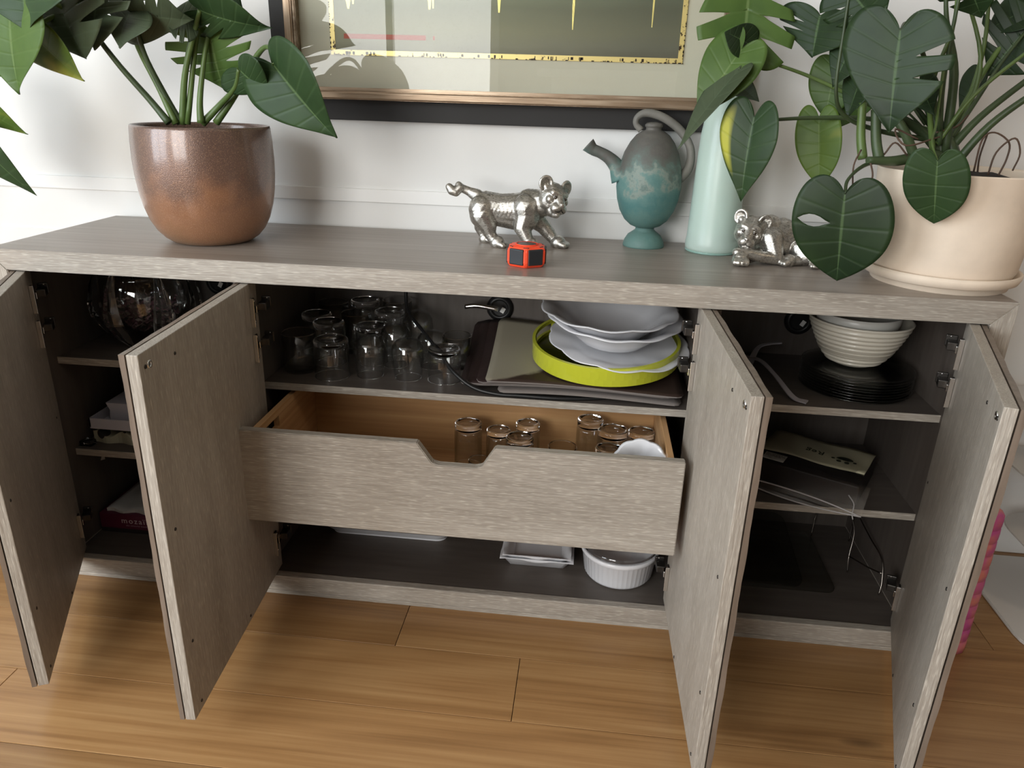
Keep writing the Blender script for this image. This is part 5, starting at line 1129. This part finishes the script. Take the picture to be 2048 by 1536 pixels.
o=box('cardboard_carton',.058,.262,.27,.40,SH2+.003,SH2+.185,brown,None,.002); tag(o,'brown cardboard carton standing at the back of the left middle compartment','box')
pat,nt,b=nmat('black_and_cream_print'); tc=nt.nodes.new('ShaderNodeTexCoord'); v=nt.nodes.new('ShaderNodeTexVoronoi'); v.inputs['Scale'].default_value=26; nt.links.new(tc.outputs['Object'],v.inputs['Vector'])
cr=nt.nodes.new('ShaderNodeValToRGB'); cr.color_ramp.interpolation='CONSTANT'; e=cr.color_ramp.elements; e[0].color=(.03,.022,.02,1); e[1].position=.36; e[1].color=(.40,.38,.27,1); nt.links.new(v.outputs['Distance'],cr.inputs['Fac']); nt.links.new(cr.outputs['Color'],b.inputs['Base Color']); b.inputs['Roughness'].default_value=.8
def cloth(name,label,x0,x1,y0,y1,z0,h,mat,seed):
    bm=bm_new(); nx,ny=24,10; g=[]
    for lay in (0,1):
        g.append([[bm.verts.new((x0+(x1-x0)*i/nx,y0+(y1-y0)*j/ny+.004*math.sin(i*.9+seed),z0+(h*(1+.0*lay)*(.75+.25*math.sin(i*.8+seed)*math.cos(j*.6))*(math.sin(PI*min(1,max(.06,j/ny)*.5+.5))**.0) if lay else 0.0))) for i in range(nx+1)] for j in range(ny+1)])
    for lay in (0,1):
        for j in range(ny):
            for i in range(nx):
                q=[g[lay][j][i],g[lay][j][i+1],g[lay][j+1][i+1],g[lay][j+1][i]]; f=bm.faces.new(q if lay else q[::-1]); f.smooth=True
    for i in range(nx):
        for j in (0,ny): bm.faces.new([g[0][j][i],g[0][j][i+1],g[1][j][i+1],g[1][j][i]])
    for j in range(ny):
        for i in (0,nx): bm.faces.new([g[0][j][i],g[0][j+1][i],g[1][j+1][i],g[1][j][i]])
    bmesh.ops.recalc_face_normals(bm,faces=bm.faces); return tag(obj(name,bm,mat),label,'cloth')
cloth('folded_napkins','folded cream and black patterned cloth under the white boxes, left middle shelf',.062,.27,.125,.25,SH2+.0005,.030,pat,1.0)
box_t=.044
o=box('wooden_board',.055,.28,.13,.26,SH2+.0315,SH2+.040,grey_in,None,.002); tag(o,'dark thin board between the patterned cloth and the white boxes','board')
bm=bm_new(); abox(bm,.066,.268,.115,.235,SH2+.0405,SH2+.044); 
for a in ((.066,.268,.115,.118),(.066,.268,.232,.235),(.066,.069,.115,.235),(.265,.268,.115,.235)): abox(bm,*a,SH2+.044,SH2+.066)
tag(obj('open_box',bm,wbox),'open shallow white box in the left middle compartment','box')
bm=bm_new(); P=[(.096,SH2+.096),(.25,SH2+.096),(.25,SH2+.0445),(.106,SH2+.0445),(.101,SH2+.060),(.104,SH2+.078)]
prism(bm,[(x,-z) for x,z in P],.142,.222); bmesh.ops.rotate(bm,verts=bm.verts,matrix=Matrix.Rotation(-PI/2,3,'X')); bmesh.ops.recalc_face_normals(bm,faces=bm.faces)
tag(obj('small_box',bm,wbox),'small white lidded box sitting inside the open white box','box')
cloth('folded_fabric','folded black and grey fabric on top of the cardboard carton, left middle shelf',.07,.25,.28,.385,SH2+.186,.018,pat,2.2)
# clear small glass stopper on the shelf edge
bm=bm_new(); prism(bm,[(.043,.098),(.072,.098),(.075,.118),(.05,.122)],SH2,SH2+.014,bev=.002); tag(obj('plastic_wrapper',bm,crystal),'crumpled clear wrapper at the left end of the second shelf, left compartment','wrapper')
# price tag hanging from the second shelf
bm=bm_new(); b2=bmesh.new(); A=[(0,0),(.003,-.002),(.004,-.022),(-.008,-.026),(-.002,-.012)]
prism(b2,A,-.0004,.0004); merge(bm,b2,0,Matrix.Rotation(PI/2,4,'X')); o=obj('hanging_tag',bm,pmat('pale_paper_tag',(0.40,0.39,0.37),.7)); o.location=(.085,.115,SH2-.016); tag(o,'small pale paper tag hanging below the second shelf in the left compartment','tag')
# bottom left: dark folder, maroon game box, papers
o=box('dark_case',.046,.29,.115,.35,ZD,ZD+.014,pmat('dark_card',(0.03,0.026,0.025),.6),None,.002); tag(o,'flat dark case under the maroon box on the left bottom shelf','case')
maroon=pmat('maroon_box_card',(0.10,0.012,0.035),.4)
MB_=thing('game_box','maroon cardboard box with pale lettering on the left bottom shelf','box',(.05,.110,ZD+.0145))
box('box_body',0,.235,0,.20,0,.040,maroon,MB_,.0015)
text_mesh('box_lettering','mozaïk',.021,pmat('pale_pink_print',(0.62,0.50,0.52),.5),MB_,Matrix.Translation((.055,-.0006,.017))@Matrix.Rotation(PI/2,4,'X'),1.25)
text_mesh('box_lettering','the colourful board game',.0055,pmat('pale_pink_print_small',(0.40,0.26,0.30),.5),MB_,Matrix.Translation((.066,-.0006,.009))@Matrix.Rotation(PI/2,4,'X'),1.2)
paperm=pmat('grey_white_paper',(0.48,0.48,0.47),.6,var=.3,bscale=60)
cloth('paper_stack','loose pale papers and plastic lying on the maroon box',.066,.28,.118,.30,ZD+.0555,.010,paperm,.4)['category']='papers'
cloth('dark_cloth','dark folded cloth behind the papers in the left bottom compartment',.055,.30,.305,.40,ZD+.0145,.10,pmat('dark_fabric',(0.025,0.025,0.025),.9),3.3)
# ---------------------------------------------------------------- right of the sideboard
whm=pmat('white_powder_coated_metal',(0.66,0.64,0.61),.4)
ST=thing('tiered_stand','white metal stand with rounded square tiers on the floor at the right edge','stand',(2.42,.22,0))
bm=bm_new(); prism(bm,rrect(-.242,.20,-.22,.195,.10),0,.008,bev=.002); obj('base_plate',bm,whm,ST)
for z,x0,r_,y0,y1 in ((.150,-.19,.09,-.12,.17),(.315,-.222,.07,-.02,.20),(.47,-.24,.06,.03,.20)):
    bm=bm_new(); prism(bm,rrect(x0,.15,y0,y1,min(r_,(y1-y0)/2-.005)),z-.004,z,bev=.0012); obj('tier',bm,whm,ST)
o=lathe('pole',[(0,.006),(.015,.006),(.015,.60),(0,.60)],whm,ST,20); o.location=(.10,.10,0)
pk=[(0,0),(.030,0)]; 
for i in range(11):
    z=i*.0303; pk+=[(.0362,z+.0015),(.0368,z+.015),(.0362,z+.0275),(.0340,z+.0295)]
pk+=[(.034,.334),(.025,.340),(0,.341)]
pinkm,nt,b=nmat('pink_foam'); tc=nt.nodes.new('ShaderNodeTexCoord'); n=nt.nodes.new('ShaderNodeTexNoise'); n.inputs['Scale'].default_value=25; nt.links.new(tc.outputs['Object'],n.inputs['Vector'])
cr=nt.nodes.new('ShaderNodeValToRGB'); e=cr.color_ramp.elements; e[0].position=.4; e[0].color=(.50,.08,.26,1); e[1].position=.66; e[1].color=(.62,.20,.16,1); nt.links.new(n.outputs['Fac'],cr.inputs['Fac']); nt.links.new(cr.outputs['Color'],b.inputs['Base Color']); b.inputs['Roughness'].default_value=.6
o=lathe('foam_roller',pk,pinkm,None,14); o.location=(2.016,.045,0); tag(o,'pink ribbed foam roller standing on the floor against the right end of the sideboard','roller')
